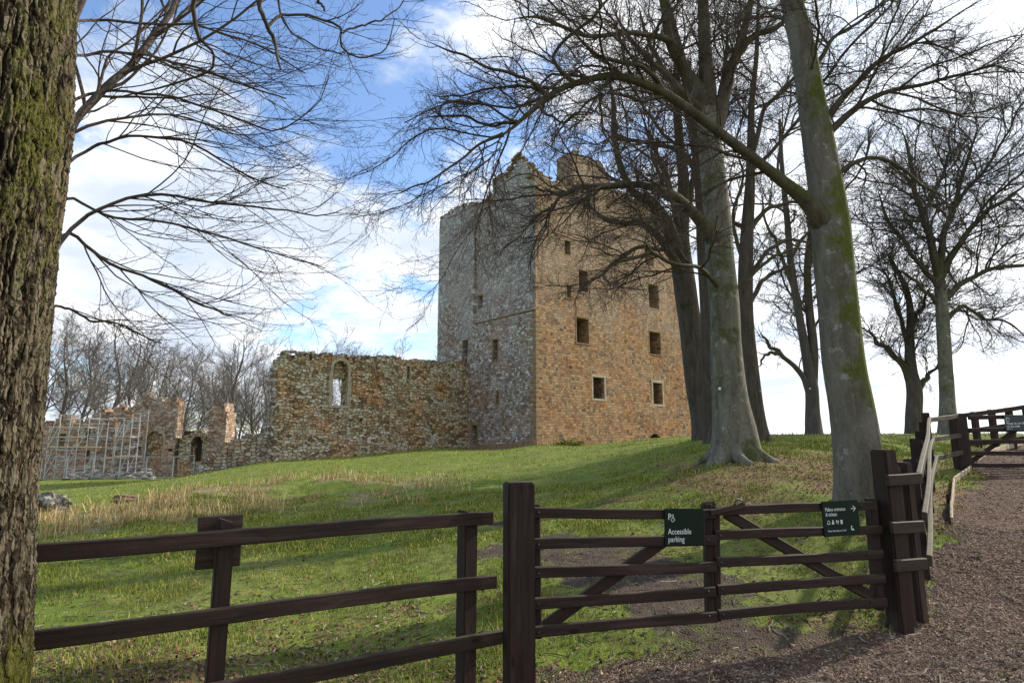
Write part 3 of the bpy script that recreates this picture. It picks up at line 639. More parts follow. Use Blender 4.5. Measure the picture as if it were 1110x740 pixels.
    bm = bmesh.new(); bm.from_mesh(me); bmesh.ops.delete(bm, geom=[v for v in bm.verts if not v.link_faces], context='VERTS')
    bmesh.ops.recalc_face_normals(bm, faces=bm.faces); bm.to_mesh(me); bm.free()
    return link(name, me, mat, parent)
def boxes(name, items, mat, parent=None, bev=.0, base=None):
    """items: list of (matrix, (sx,sy,sz)) joined into one mesh"""
    bm = bmesh.new()
    for M, sz in items:
        r = bmesh.ops.create_cube(bm, size=1, matrix=M @ Matrix.Diagonal((sz[0], sz[1], sz[2], 1)))
        if bev: bmesh.ops.bevel(bm, geom=list({e for v in r['verts'] for e in v.link_edges}), offset=bev, segments=1, affect='EDGES')
    me = bpy.data.meshes.new(name); bm.to_mesh(me); bm.free(); return link(name, me, mat, parent)
def interp(pts):
    xs = [p[0] for p in pts]; ys = [p[1] for p in pts]; return lambda u: float(np.interp(u, xs, ys))

DR = np.array([.7586, .6516]); DL = np.array([-.6516, .7586]); TN = np.array([2.0, 49.0])     # tower: near corner and its two faces
NR = np.array([.6516, -.7586]); NL = np.array([-.7586, -.6516])
def ring(name, O, D, Nn, h, w, dep, mat, parent, base, proud=.03, arch=False, sill=True):
    """dressed margins round an opening h=(u0,u1,z0,z1)"""
    u0, u1, z0, z1 = h[:4]; ang = math.atan2(D[1], D[0]); it = []
    def bx(ua, ub, za, zb, pr):
        c = np.array(O) + D * (ua + ub) / 2 + Nn * (pr - dep / 2)
        it.append((Matrix.Translation(Vector((c[0], c[1], (za + zb) / 2)) - Vector(base)) @ Matrix.Rotation(ang, 4, 'Z'), (ub - ua, dep, zb - za)))
    r = (u1 - u0) / 2
    zt = z1 - r if arch else z1
    # jambs as separate blocks of uneven width
    rs = random.Random(int(u0 * 100)); z = z0
    while z < zt - .01:
        hh = min(.28 + rs.random() * .2, zt - z)
        for s in (0, 1):
            ww = w * (.75 + .6 * rs.random())
            bx(u0 - ww, u0 + .0, z + .008, z + hh - .008, proud) if s == 0 else bx(u1, u1 + ww, z + .008, z + hh - .008, proud)
        z += hh
    if not arch: bx(u0 - w * 1.2, u1 + w * 1.2, z1 + .004, z1 + w * 1.2, proud + .006)
    else:
        for k in range(9):
            a = math.pi * (k + .5) / 9; c = np.array(O) + D * ((u0 + u1) / 2 + math.cos(a) * (r + w / 2)) + Nn * (proud - dep / 2)
            M = Matrix.Translation(Vector((c[0], c[1], zt + math.sin(a) * (r + w / 2))) - Vector(base)) @ Matrix.Rotation(ang, 4, 'Z') @ Matrix.Rotation(-(a - math.pi / 2), 4, 'Y')
            it.append((M, ((r + w) * math.pi / 9 * .92, dep, w)))
    if sill: bx(u0 - w * 1.1, u1 + w * 1.1, z0 - w * .9, z0 - .004, proud + .02)
    return boxes(name, it, mat, parent, .01)

def tower():
    base = (2., 49., G(2, 49)); b0 = base
    root = empty('tower_house', base, 'tall roofless sandstone tower house with ragged wall head on the hill', 'castle tower')
    def hole(O, D, x0, x1, y0, y1, arch=False):
        ua, za = plane_uv((x0 + x1) / 2, y0, O, D); ub, zb = plane_uv((x0 + x1) / 2, y1, O, D); u0 = plane_uv(x0, (y0 + y1) / 2, O, D)[0]; u1 = plane_uv(x1, (y0 + y1) / 2, O, D)[0]
        return (min(u0, u1), max(u0, u1), min(za, zb), max(za, zb), arch)
    # right, sunlit face
    prof = [plane_uv(x, y, TN, DR) for x, y in ((583,191),(607,196),(627,203),(650,206),(668,208),(690,217),(710,227),(728,238),(742,250),(753,262))]
    rh = [hole(TN, DR, *a) for a in ((612,618,261,276),(627,637,293,317),(614.5,619,309,323),(625,638,344,372),(643,655,409,432),(699,708,268,288),(703,714,309,334),(704,716,360,384),(708,718,415,438))]
    arch = hole(TN, DR, 702, 718, 470, 478, True)
    L1 = 23.6
    slab('wall', TN, DR, NR, L1, 0.2, interp(prof), 1.5, MAT['tower'], root, rh + [arch], .32, base=(base[0], base[1], base[2]), seed=4, miter=True)
    for k, h in enumerate(rh): ring('window', TN, DR, NR, h, .22 if k in (4, 8) else .12, .35 if k in (4, 8) else .25, MAT['dressed'] if k in (4, 8) else MAT['dressed_tan'], root, base)
    ring('drain_arch', TN, DR, NR, arch, .22, .3, MAT['dressed_tan'], root, base, arch=True, sill=False)
    # bars in the two lowest windows
    ang = math.atan2(DR[1], DR[0])
    for h in (rh[4], rh[8]):
        it = []; n = 4
        for k in range(1, n):
            c = TN + DR * (h[0] + (h[1] - h[0]) * k / n) - NR * .45; it.append((Matrix.Translation(Vector((c[0], c[1], (h[2] + h[3]) / 2)) - Vector(base)) @ Matrix.Rotation(ang, 4, 'Z'), (.03, .03, h[3] - h[2])))
        for k in range(1, 6):
            c = TN + DR * (h[0] + h[1]) / 2 - NR * .45; it.append((Matrix.Translation(Vector((c[0], c[1], h[2] + (h[3] - h[2]) * k / 6)) - Vector(base)) @ Matrix.Rotation(ang, 4, 'Z'), (h[1] - h[0], .02, .03)))
        boxes('window_grille', it, MAT['dark_metal'], root)
    # left, shaded face: set back above the string course
    L2 = 14.9
    lp = [plane_uv(x, y, TN, DL) for x, y in ((583,191),(578,187),(573,184),(567,177),(561,169),(555,172),(549,190),(538,190),(532,200),(530,211),(525,220),(514,222),(495,226),(481,234),(474,236))]
    us = plane_uv(513, 350, TN, DL)[0]; zs = plane_uv(583, 334, TN, DL)[1]
    lh = [hole(TN, DL, *a) for a in ((525.5,528,249,262),(515.5,519.5,320,333),(501.5,507,369,394),(534,539.5,368,392),(538,540.5,424,438),(511.5,517,461,483))]
    offf = (lambda u, z: np.where((u < us) & (z > zs), -.38, 0.), [us, us + .06], [zs, zs + .06])
    slab('wall', TN, DL, NL, L2, 0.0, interp(lp), 1.5, MAT['tower_side'], root, lh, .32, off=offf, base=base, seed=9, miter=True)
    for h in lh[1:5]: ring('window', TN, DL, NL, h, .12, .3, MAT['dressed_tan'], root, base, proud=.02 if h[3] < zs else -.36)
    ring('doorway', TN, DL, NL, lh[5], .2, .3, MAT['dressed_tan'], root, base, sill=False)
    # string course ledge
    c = TN + DL * us / 2 + NL * .02
    boxes('string_course', [(Matrix.Translation(Vector((*(TN + DL * (us * (k + .5) / 14) + NL * .02), zs - .02 + random.uniform(-.03, .03))) - Vector(base)) @ Matrix.Rotation(math.atan2(DL[1], DL[0]), 4, 'Z'), (us / 14 - .03, .18, .11)) for k in range(14)], MAT['dressed_tan'], root, .02)
    # plinth course at the foot of the left face
    boxes('plinth', [(Matrix.Translation(Vector((*(TN + DL * (8.3 * (k + .5) / 12) + NL * .06), G(*(TN + DL * (8.3 * (k + .5) / 12) + NL * .3)) + .18)) - Vector(base)) @ Matrix.Rotation(math.atan2(DL[1], DL[0]), 4, 'Z'), (8.3 / 12 - .03, .35, .7)) for k in range(12)], MAT['dressed_tan'], root, .03)
    # dressed corner stones up to the string course
    it = []; z_ = base[2] - .3; k = 0; rs = random.Random(3)
    while z_ < zs - .45:
        hq = rs.uniform(.30, .46); a_, b_ = (.75, .42) if k % 2 else (.42, .75); a_ += rs.uniform(-.08, .08); c = TN + DR * (a_ / 2 - .045) + DL * (b_ / 2 - .045)
        it.append((Matrix.Translation(Vector((c[0], c[1], z_ + hq / 2)) - Vector(base)) @ Matrix.Rotation(ang, 4, 'Z'), (a_, b_, hq - .035))); z_ += hq; k += 1
    boxes('quoins', it, MAT['dressed_tan'], root, .02)['kind'] = 'stuff'
    # loose blocks along the broken wall heads
    it = []; rs = random.Random(15)
    for (D_, N_, pf, L_) in ((DR, NR, interp(prof), L1), (DL, NL, interp(lp), L2)):
        for k in range(150):
            u = rs.uniform(.1, L_ - .2); c = TN + D_ * u - N_ * rs.uniform(.15, 1.2); q_ = rs.uniform(.18, .42)
            it.append((Matrix.Translation(Vector((c[0], c[1], pf(u) + rs.uniform(-.1, .3))) - Vector(base)) @ Matrix.Rotation(math.atan2(D_[1], D_[0]) + rs.uniform(-.3, .3), 4, 'Z') @ Matrix.Rotation(rs.uniform(-.25, .25), 4, 'X'), (q_ * 1.5, q_, q_ * .65)))
    boxes('broken_wall_head', it, MAT['dressed_tan'], root, .02)['kind'] = 'stuff'
    # far walls close the box
    FR = TN + DR * L1; FL = TN + DL * L2
    slab('wall', FR, DL, DR, L2, 0., lambda u: 18.5 + .8 * math.sin(u), 1.5, MAT['tower'], root, (), .6, base=base, seed=5, miter=True)
    slab('wall', FL, DR, DL, L1, 0., lambda u: 19.0 + .8 * math.sin(u * .8), 1.5, MAT['tower_side'], root, (), .6, base=base, seed=6, miter=True)
    # added slabs that shut out skylight so the window openings stay dark
    c = TN + DR * L1 / 2 + DL * L2 / 2
    boxes('light_block_slab', [(Matrix.Translation(Vector((c[0], c[1], z)) - Vector(base)) @ Matrix.Rotation(ang, 4, 'Z'), (L1 - 2.4, L2 - 2.4, .6)) for z in (6.2, 11.6, 17.0)], MAT['dark_inside'], root)
    # chimney stack rising above the sunlit wall head
    u0, z0 = plane_uv(626, 205, TN, DR); u1, _ = plane_uv(665, 205, TN, DR); zt = plane_uv(640, 167, TN, DR)[1]
    O2 = TN - NR * .5
    slab('chimney_stack', O2, DR, NR, u1 - u0, z0 - 2.2, interp([(u0, zt - .5), (u0 + .7, zt), (u1 - 1, zt - .1), (u1 - .5, zt - .9), (u1, zt - 1.3)]), 2.2, MAT['tower'], root, (), .3, base=base, u0=u0, seed=8)
    return root
tower()

WD = np.array([.7586, .6516]); WN = np.array([.6516, -.7586])
def curtain_wall():
    W0 = np.array([-17.7, 44.4]); base = (W0[0], W0[1], G(*W0))
    root = empty('ruined_wall', base, 'long ruined rubble wall with arched window joining the tower from the left', 'stone wall')
    top = [plane_uv(x, y, W0, WD) for x, y in ((297,388),(303,384),(313,381),(345,384),(370,386),(400,387),(430,387),(442,391),(470,392),(495,393),(512,394))]
    Lw = 18.2
    def hole(x0, x1, y0, y1, arch=False):
        u0 = plane_uv(x0, y0, W0, WD)[0]; u1 = plane_uv(x1, y0, W0, WD)[0]; xm = (x0 + x1) / 2
        return (u0, u1, plane_uv(xm, y1, W0, WD)[1], plane_uv(xm, y0, W0, WD)[1], arch)
    H = [hole(362, 378, 391, 439, True), hole(441.5, 444.5, 397, 411), hole(390, 393, 453.5, 457)]
    slab('wall', W0, WD, WN, Lw, -1.2, interp(top), 1.2, MAT['wall'], root, H, .24, base=base, seed=21, jit=.045)
    ring('window', W0, WD, WN, H[0], .26, .5, MAT['dressed'], root, base, arch=True)
    ring('window', W0, WD, WN, H[1], .12, .3, MAT['dressed'], root, base)
    # walling left inside the head of the arch
    h = H[0]; slab('arch_infill', W0 - WN * .55, WD, WN, h[1] - h[0] + .3, h[2] + (h[3] - h[2]) * .60, lambda u: h[3] + .2, .35, MAT['wall'], root, (), .2, base=base, u0=h[0] - .15, seed=23, bot=lambda u: h[2] + (h[3] - h[2]) * .60 + .15 * math.sin(u * 9))
    # low broken stub running on to the left
    ts = [plane_uv(x, y, W0, WD) for x, y in ((216,511),(222,504),(228,494),(236,484),(244,478),(258,474),(275,472),(288,471),(292,455),(296,430),(298,400))]
    u0 = ts[0][0]; slab('low_wall', W0 + WN * .003, WD, WN, -u0 - .003, -1.8, interp(ts), 1.15, MAT['wall_grey'], root, (), .24, base=base, u0=u0, seed=24, jit=.05)
    # loose stones along the wall head
    it = []; rs = random.Random(5); f = interp(top)
    for k in range(150):
        u = rs.uniform(.2, Lw - .2); d = rs.uniform(.1, 1.1); c = W0 + WD * u - WN * d; s = rs.uniform(.12, .32)
        it.append((Matrix.Translation(Vector((c[0], c[1], f(u) + rs.uniform(-.05, .12))) - Vector(base)) @ Matrix.Rotation(rs.uniform(0, 3), 4, 'Z') @ Matrix.Rotation(rs.uniform(-.3, .3), 4, 'X'), (s * 1.4, s, s * .55)))
    boxes('coping_stones', it, MAT['pale_stone'], root, .02)['kind'] = 'stuff'
curtain_wall()

def lumps(name, pts, mat, parent, base, seed, sq=.75, sub=2):
    rs = np.random.RandomState(seed); bm = bmesh.new()
    for (x, y, z, s) in pts:
        r = bmesh.ops.create_icosphere(bm, subdivisions=sub, radius=s)
        rot = Matrix.Rotation(rs.rand() * 6, 3, 'Z') @ Matrix.Rotation(rs.rand() * 3, 3, 'X'); sc = Vector((1 + .5 * rs.rand(), .7 + .4 * rs.rand(), sq * (.8 + .4 * rs.rand())))
        ph = rs.rand(3) * 9
        for v in r['verts']:
            c = v.co.copy(); q = c / s
            k = 1 + .22 * math.sin(3.1 * q.x + ph[0]) * math.cos(2.7 * q.y + ph[1]) + .14 * math.sin(5.3 * q.z + 4 * q.x + ph[2])
            m = max(abs(q.x), abs(q.y), abs(q.z)); c = c * k * (.75 + .25 / max(m, .5))
            c = rot @ c; v.co = Vector((c.x * sc.x, c.y * sc.y, c.z * sc.z)) + Vector((x, y, z)) - Vector(base)
    me = bpy.data.meshes.new(name); bm.to_mesh(me); bm.free(); return link(name, me, mat, parent)

def ruins():
    D = np.array([1., 0.]); Nn = np.array([0., -1.]); Y = 62.
    def P(px, py, y=Y): q = U(px, py, y); return q[0], q[2]
    x0 = P(112, 515)[0]; O = np.array([x0, Y]); base = (x0, Y, G(x0, Y))
    root = empty('ruined_range', base, 'broken gabled rubble range with filled arch behind the scaffolding', 'ruined building')
    pr = [(P(x, y)[0] - x0, P(x, y)[1]) for x, y in ((112,450),(118,446),(126,442),(141,443),(150,432),(157,423),(163,426),(171,432),(180,434),(186,430),(190,433))]
    def hole(a, b, c, d, arch=False, y=Y, xx=None):
        xx = x0 if xx is None else xx; u0 = P(a, c, y)[0] - xx; u1 = P(b, c, y)[0] - xx; return (u0, u1, P(a, d, y)[1], P(a, c, y)[1], arch)
    H = [hole(159, 178, 467, 500, True), hole(147, 153, 484, 487), hole(182, 187, 486, 489)]
    slab('gable_wall', O, D, Nn, P(190, 480)[0] - x0, -4, interp(pr), 1.2, MAT['ruin'], root, H, .3, base=base, seed=31, jit=.06)
    h = H[0]; slab('arch_infill', O - Nn * .5, D, Nn, h[1] - h[0] + .4, -4, lambda u: h[3] + .2, .4, MAT['wall'], root, (), .3, base=base, u0=h[0] - .2, seed=32)
    ring('arch', O, D, Nn, h, .25, .4, MAT['dressed'], root, base, arch=True, sill=False)
    # lower wall with the dark arched opening
    xb = P(190, 500)[0]; Ob = np.array([xb, Y + .4])
    hb = hole(208, 220, 473, 500, True, Y + .4, xb)
    slab('low_wall', Ob, D, Nn, P(222, 500)[0] - xb, -4, interp([(0, P(190,470)[1]), (1.2, P(200,470)[1]), (2., P(212,467)[1]), (4, P(222,469)[1])]), 1.2, MAT['wall'], root, [hb], .28, base=base, seed=33, jit=.06)
    c = U(214, 490, Y + 2.2); boxes('arch_shade_block', [(Matrix.Translation(Vector((c[0], c[1], c[2])) - Vector(base)), (2.6, 1.2, 4.5))], MAT['dark_inside'], root)  # solid dark block behind the arch, its colour painting the shade within
    # stub tower right of it
    xt = P(223, 500, Y - 2)[0]; Ot = np.array([xt, Y - 2]); root2 = empty('ruined_pier', (xt, Y - 2, G(xt, Y - 2)), 'tall narrow stump of orange masonry left of the long wall', 'ruined pier')
    slab('wall', Ot, D, Nn, P(242, 500, Y - 2)[0] - xt, -4, interp([(0, P(224,443,Y-2)[1]), (.6, P(226,439,Y-2)[1]), (1.4, P(236,440,Y-2)[1]), (1.9, P(241,447,Y-2)[1])]), 2.0, MAT['ruin'], root2, (), .3, base=tuple(root2.location), seed=35, jit=.07)
    # left range under the scaffold
    xl = P(30, 500, 64)[0]; Ol = np.array([xl, 64.]); root3 = empty('ruined_lodging', (xl, 64, G(xl, 64)), 'pale broken wall wrapped in scaffolding at far left', 'ruined building')
    pl = [(P(x, y, 64)[0] - xl, P(x, y, 64)[1]) for x, y in ((30,462),(55,458),(62,452),(72,452),(80,457),(95,452),(104,447),(112,441),(122,446))]
    hl = [hole(64, 72, 470, 486, False, 64, xl), hole(92, 99, 462, 478, False, 64, xl), hole(92, 98, 488, 500, True, 64, xl)]
    slab('wall', Ol, D, Nn, P(122, 500, 64)[0] - xl, -4, interp(pl), 1.4, MAT['ruin'], root3, hl, .35, base=tuple(root3.location), seed=36, jit=.08)
    for h in hl[:2]: ring('window', Ol, D, Nn, h, .2, .3, MAT['dressed'], root3, tuple(root3.location))
    # rubble heaps
    rs = random.Random(4); pts = []
    for k in range(240):
        px = rs.choice([rs.uniform(70, 112), rs.uniform(95, 168), rs.uniform(140, 166)]); y = rs.uniform(56, 60); q = U(px, 512, y); hgt = (1.1 if 140 < px < 166 else .7) * rs.random() ** 1.2 * math.cos((y - 58) * .7)
        pts.append((q[0], y, G(q[0], y) + hgt, rs.uniform(.10, .24)))
    tag(lumps('rubble', pts, MAT['pale_stone'], None, (0,0,0), 3, .6, 1), 'heap of pale loose stones below the ruins', 'rubble', kind='stuff')
ruins()

def tube_mesh(name, segs, r, mat, parent, base, S=6):
    P = np.array([[a, b] for a, b in segs], float); V, Fc = tubes(P, np.full(P.shape[:2], r), S)
    return link(name, npmesh(name, V, Fc, True, base), mat, parent)
def scaffolding():
    rs = random.Random(8)
    for (pa, pb, topy, label, y0) in ((48, 112, 446, 'white tube scaffold with plank deck at the far left ruin', 58.), (120, 146, 443, 'narrow white tube scaffold beside the gabled range', 59.)):
        a = U(pa, 515, y0); b = U(pb, 515, y0); g = G((a[0] + b[0]) / 2, y0); base = (a[0], y0, g); root = empty('scaffolding', base, label, 'scaffolding', 'scaffolds round the ruins')
        zt = U(pa, topy, y0)[2]; n = max(3, int((b[0] - a[0]) / .85)); xs = np.linspace(a[0], b[0], n + 1); ys = (y0, y0 + 1.3)
        up = []
        for x in xs:
            for y in ys: up.append(((x, y, g - .2), (x + rs.uniform(-.05, .05), y, zt - rs.uniform(0, 1.6))))
        tube_mesh('standards', up, .03, MAT['scaffold'], root, base)
        led = []; lv = np.arange(g + 1., zt, .95)
        for z in lv:
            for y in ys:
                zz_ = z + rs.uniform(-.3, .3); e = rs.uniform(0, .6) * (b[0] - a[0]); e2 = rs.uniform(0, .35) * (b[0] - a[0]); led.append(((a[0] - .3 + e2, y, zz_), (b[0] + .3 - e, y, zz_ + rs.uniform(-.05, .05))))
                if rs.random() < .6: led.append(((b[0] - e * .9, y, zz_ + .45), (b[0] + .2, y, zz_ + .45)))
            for x in xs[::2]: led.append(((x, y0, z), (x, y0 + 1.3, z)))
        tube_mesh('ledgers', led, .026, MAT['scaffold'], root, base)
        br = []
        for k in range(2 * n):
            k = rs.randrange(n); z = g + rs.uniform(0, zt - g - 2.4); w_ = rs.choice([.5, 1, 1]); br.append(((xs[k], y0 - .03, z), (xs[k] + w_ * (xs[k + 1] - xs[k]), y0 - .03, z + 2.1)))
        tube_mesh('braces', br, .026, MAT['scaffold'], root, base)
        for z in (lv[2], lv[-2], lv[3]) if pa < 100 else (lv[3], lv[1]):
            x1 = a[0] + (b[0] - a[0]) * rs.uniform(.45, .9)
            boxes('deck', [(Matrix.Translation(Vector(((a[0] + x1) / 2, y0 + .65, z + .08)) - Vector(base)), (x1 - a[0], 1.2, .12))], MAT['scaffold_wood'], root)
        for k in range(14): boxes('coupler', [(Matrix.Translation(Vector((rs.choice(list(xs)), y0 - .05, rs.uniform(g + .5, zt - .6))) - Vector(base)), (.11, .10, .16))], MAT['orange'], root, .01)
scaffolding()

def site_fence():
    # temporary mesh panels; each is a thing standing on its own feet
    pts = [U(px, 513, 55.) for px in (44, 72, 100, 129, 158)] + [U(187, 513, 55.), U(210, 512, 52.)]
    names = ['first mesh fence panel behind the big trunk', 'grey mesh fence panel in front of the plank deck', 'grey mesh fence panel below the scaffold edge', 'grey mesh fence panel before the rubble heap', 'grey mesh fence panel under the filled arch', 'brighter mesh fence panel turned towards the pale stump of masonry']
    for k in range(6):
        a, b = np.array(pts[k][:2]), np.array(pts[k + 1][:2]); ga, gb = G(*a), G(*b); base = (a[0], a[1], ga)
        root = empty('mesh_fence_panel', base, names[k], 'fence panel', 'temporary fence panels in front of the ruins'); d = (b - a) * .985
        H = 2.0; A = lambda t, z: (a[0] + d[0] * t, a[1] + d[1] * t, ga + (gb - ga) * t + z)
        tube_mesh('frame', [(A(0,0), A(0,H)), (A(1,0), A(1,H)), (A(0,H), A(1,H)), (A(0,.15), A(1,.15))], .035 if k == 5 else .028, MAT['metal'], root, base)
        tube_mesh('wire_mesh', [(A(t, .15), A(t, H)) for t in np.linspace(.06, .94, 14)] + [(A(0, z), A(1, z)) for z in np.arange(.4, H, .3)], .006, MAT['metal'], root, base, 3)
        boxes('foot', [(Matrix.Translation(Vector(A(0, .06)) - Vector(base)), (.25, .7, .14))], MAT['dark_metal'], root, .02)
site_fence()

# rocks, stump, shrub
def small_nature():
    rs = random.Random(2); pts = []
    for k in range(34):
        px = rs.uniform(26, 68); q = U(px, 545, 17.5 + rs.uniform(-.8, .8)); pts.append((q[0], q[1], G(q[0], q[1]) + rs.uniform(.0, .42) * (1 - abs(px - 50) / 30), rs.uniform(.10, .2)))
    r0 = pts[0]; base = (r0[0], r0[1], G(r0[0], r0[1]))
    tag(lumps('rock_outcrop', pts, MAT['rock'], None, (0,0,0), 5, .9, 3), 'white lichened rock outcrop in the grass beside the big trunk', 'rock')
    q = U(136, 545, 19); s = lumps('tree_stump', [(q[0], q[1], G(q[0], q[1]) + .12, .26), (q[0] + .22, q[1], G(q[0], q[1]) + .02, .2)], MAT['earth'], None, (0,0,0), 8, .6, 3)
    tag(s, 'low dark brown stump among the dry grass', 'tree stump')
    # gorse clump at the foot of the tower
    rs = np.random.RandomState(5); q = U(617, 481, 46); n = 1800; P = rs.randn(n, 3) * [.55, .35, .18]; P[:, 2] = np.abs(P[:, 2]); b = np.array([q[0], 46., G(q[0], 46)])
    root = empty('low_shrub', tuple(b), 'small yellow green shrub against the foot of the tower', 'shrub')
    V = np.repeat(P[:, None], 3, 1) + rs.randn(n, 3, 3) * .05; me = npmesh('foliage', V.reshape(-1, 3), np.arange(n * 3).reshape(n, 3))
    colattr(me, 'tint', np.repeat(pick(rs, n, [(.09,.12,.02),(.18,.19,.03),(.05,.07,.02),(.32,.26,.03)]), 3, 0)); link('foliage', me, MAT['tint'], root)
    st = [((0, 0, -.05), (rs.randn() * .4, rs.randn() * .25, .25)) for k in range(14)]; tube_mesh('stem', st, .015, MAT['twig'], root, (0,0,0), 4)
small_nature()

# ------------------------------------------------------------------ timber fences and gates
def beam(name, a, b, w, t, mat, parent, roll=0., bev=.006, over=0):
    """squared timber from a to b: w = vertical/wide side, t = thickness; local X runs along the grain"""
    a, b = Vector(a), Vector(b); d = b - a; L = d.length
    bm = bmesh.new(); bmesh.ops.create_cube(bm, size=1, matrix=Matrix.Translation((L / 2, 0, 0)) @ Matrix.Diagonal((L, t, w, 1)))
    n = max(2, int(L / .25)); es = [e for e in bm.edges if abs(e.verts[0].co.x - e.verts[1].co.x) > L * .5]
    bmesh.ops.subdivide_edges(bm, edges=es, cuts=n, use_grid_fill=True)
    sg = random.random() * 50
    for v in bm.verts:
        v.co.z += .006 * math.sin(v.co.x * 2.3 + sg) + random.uniform(-.0015, .0015); v.co.y += .005 * math.sin(v.co.x * 1.7 + sg * 2)
    bmesh.ops.bevel(bm, geom=[e for e in bm.edges if len(e.link_faces) == 2 and e.calc_face_angle(0) > .8], offset=bev, segments=1, affect='EDGES')
    me = bpy.data.meshes.new(name); bm.to_mesh(me); bm.free(); o = link(name, me, mat)
    x = d.normalized(); up = Vector((0, 0, 1)) if abs(x.z) < .9 else Vector((0, 1, 0))
    y = up.cross(x).normalized(); z = x.cross(y); M = Matrix((x, y, z)).transposed().to_4x4(); M = Matrix.Translation(a) @ M @ Matrix.Rotation(roll, 4, 'X')
    if parent:
        o.parent = parent; M = Matrix.Translation(-parent.location) @ M
    o.matrix_local = M if parent else M
    if not parent: o.matrix_world = M
    return o
def post(name, x, y, h, w, t, ang, mat, parent, sink=.12, chamfer=True, lean=(0, 0), bev=.008, z=None):
    g = G(x, y) if z is None else z
    bm = bmesh.new(); L = h + sink
    bmesh.ops.create_cube(bm, size=1, matrix=Matrix.Translation((L / 2, 0, 0)) @ Matrix.Diagonal((L, t, w, 1)))
    if chamfer:
        for v in bm.verts:
            if v.co.x > L * .9 and v.co.z < 0: v.co.x -= .035
    bmesh.ops.bevel(bm, geom=list(bm.edges), offset=bev, segments=2, affect='EDGES')
    me = bpy.data.meshes.new(name); bm.to_mesh(me); bm.free(); o = link(name, me, mat)
    ax = Vector((lean[0], lean[1], 1)).normalized(); fy = Vector((-math.sin(ang), math.cos(ang), 0)); fz = ax.cross(fy).normalized(); fy = fz.cross(ax)
    M = Matrix.Translation(Vector((x, y, g - sink)) - (parent.location if parent else Vector((0, 0, 0)))) @ Matrix((ax, fy, fz)).transposed().to_4x4()
    if parent: o.parent = parent; o.matrix_local = M
    else: o.matrix_world = M
    return o
def bolt(p, parent, nrm, r=.011):
    bm = bmesh.new(); q = Vector(nrm).to_track_quat('Z', 'Y').to_matrix().to_4x4()
    bmesh.ops.create_uvsphere(bm, u_segments=10, v_segments=6, radius=r, matrix=Matrix.Translation(Vector(p) - parent.location) @ q @ Matrix.Diagonal((1, 1, .45, 1)))
    me = bpy.data.meshes.new('bolt'); bm.to_mesh(me); bm.free(); return link('bolt', me, MAT['dark_metal'], parent)

def left_fence():
    d = np.array([2.18, 1.24]); d /= np.linalg.norm(d); ang = math.atan2(d[1], d[0]); nrm = np.array([d[1], -d[0]])
    p2 = U(505, 700, 4.36); p1 = U(235, 700, 3.53); P2 = np.array([p2[0], 4.36]); P1 = np.array([p1[0], 3.53]); dv = (P2 - P1); dv /= np.linalg.norm(dv); ang = math.atan2(dv[1], dv[0]); nrm = np.array([dv[1], -dv[0]])
    P0 = P1 - dv * 1.75
    root = empty('post_and_rail_fence', (P1[0], P1[1], G(*P1)), 'dark three rail fence running from the big trunk to the gate post', 'fence')
    zt2 = U(500, 552, 4.36)[2]; zt1 = U(240, 560, 3.53)[2]
    post('post', P2[0], P2[1], zt2 - G(*P2), .10, .13, ang, MAT['wood'], root); post('post', P1[0], P1[1], zt1 - G(*P1), .09, .095, ang, MAT['wood'], root)
    post('post', P0[0], P0[1], 1.2, .11, .12, ang, MAT['wood'], root)
    F1 = P1 + nrm * .085; F2 = P2 + nrm * .085
    def line(pyL, pyR, pxL, pxR, w):
        # rail centre heights from its two ends in the photograph, on the plane in front of the posts
        uL, zL = plane_uv(pxL, pyL, F1, dv); uR, zR = plane_uv(pxR, pyR, F1, dv)
        s = (zR - zL) / (uR - uL); uE = -2.6; a = F1 + dv * uE; b = F1 + dv * uR
        beam('rail', (a[0], a[1], zL + (uE - uL) * s), (b[0], b[1], zR), w, .045, MAT['wood'], root)
    line(598, 560.5, 40, 534, .088); line(692, 629, 38, 538, .088); line(747, 690.5, 240, 544, .088)
    # square board nailed behind the post
    s = empty('sign_board', (P1[0], P1[1], .9), 'back of a small brown board fixed behind the left fence post', 'sign board')
    B = P1 - nrm * .085; uc = plane_uv(240, 588, B, dv)
    for k, (za, zb) in enumerate(((0, 1),)):
        u0, z1 = plane_uv(215.5, 559, B, dv); u1, z1b = plane_uv(264, 559, B, dv); _, z0 = plane_uv(239, 614, B, dv)
        a = B + dv * u0; b = B + dv * u1
        for j in range(2): beam('board', (a[0], a[1], z0 + (z1 - z0) * (.25 + .5 * j)), (b[0], b[1], z0 + (z1 - z0) * (.25 + .5 * j) + .004 * j), (z1 - z0) * .49, .03, MAT['wood_brown'], s)
left_fence()

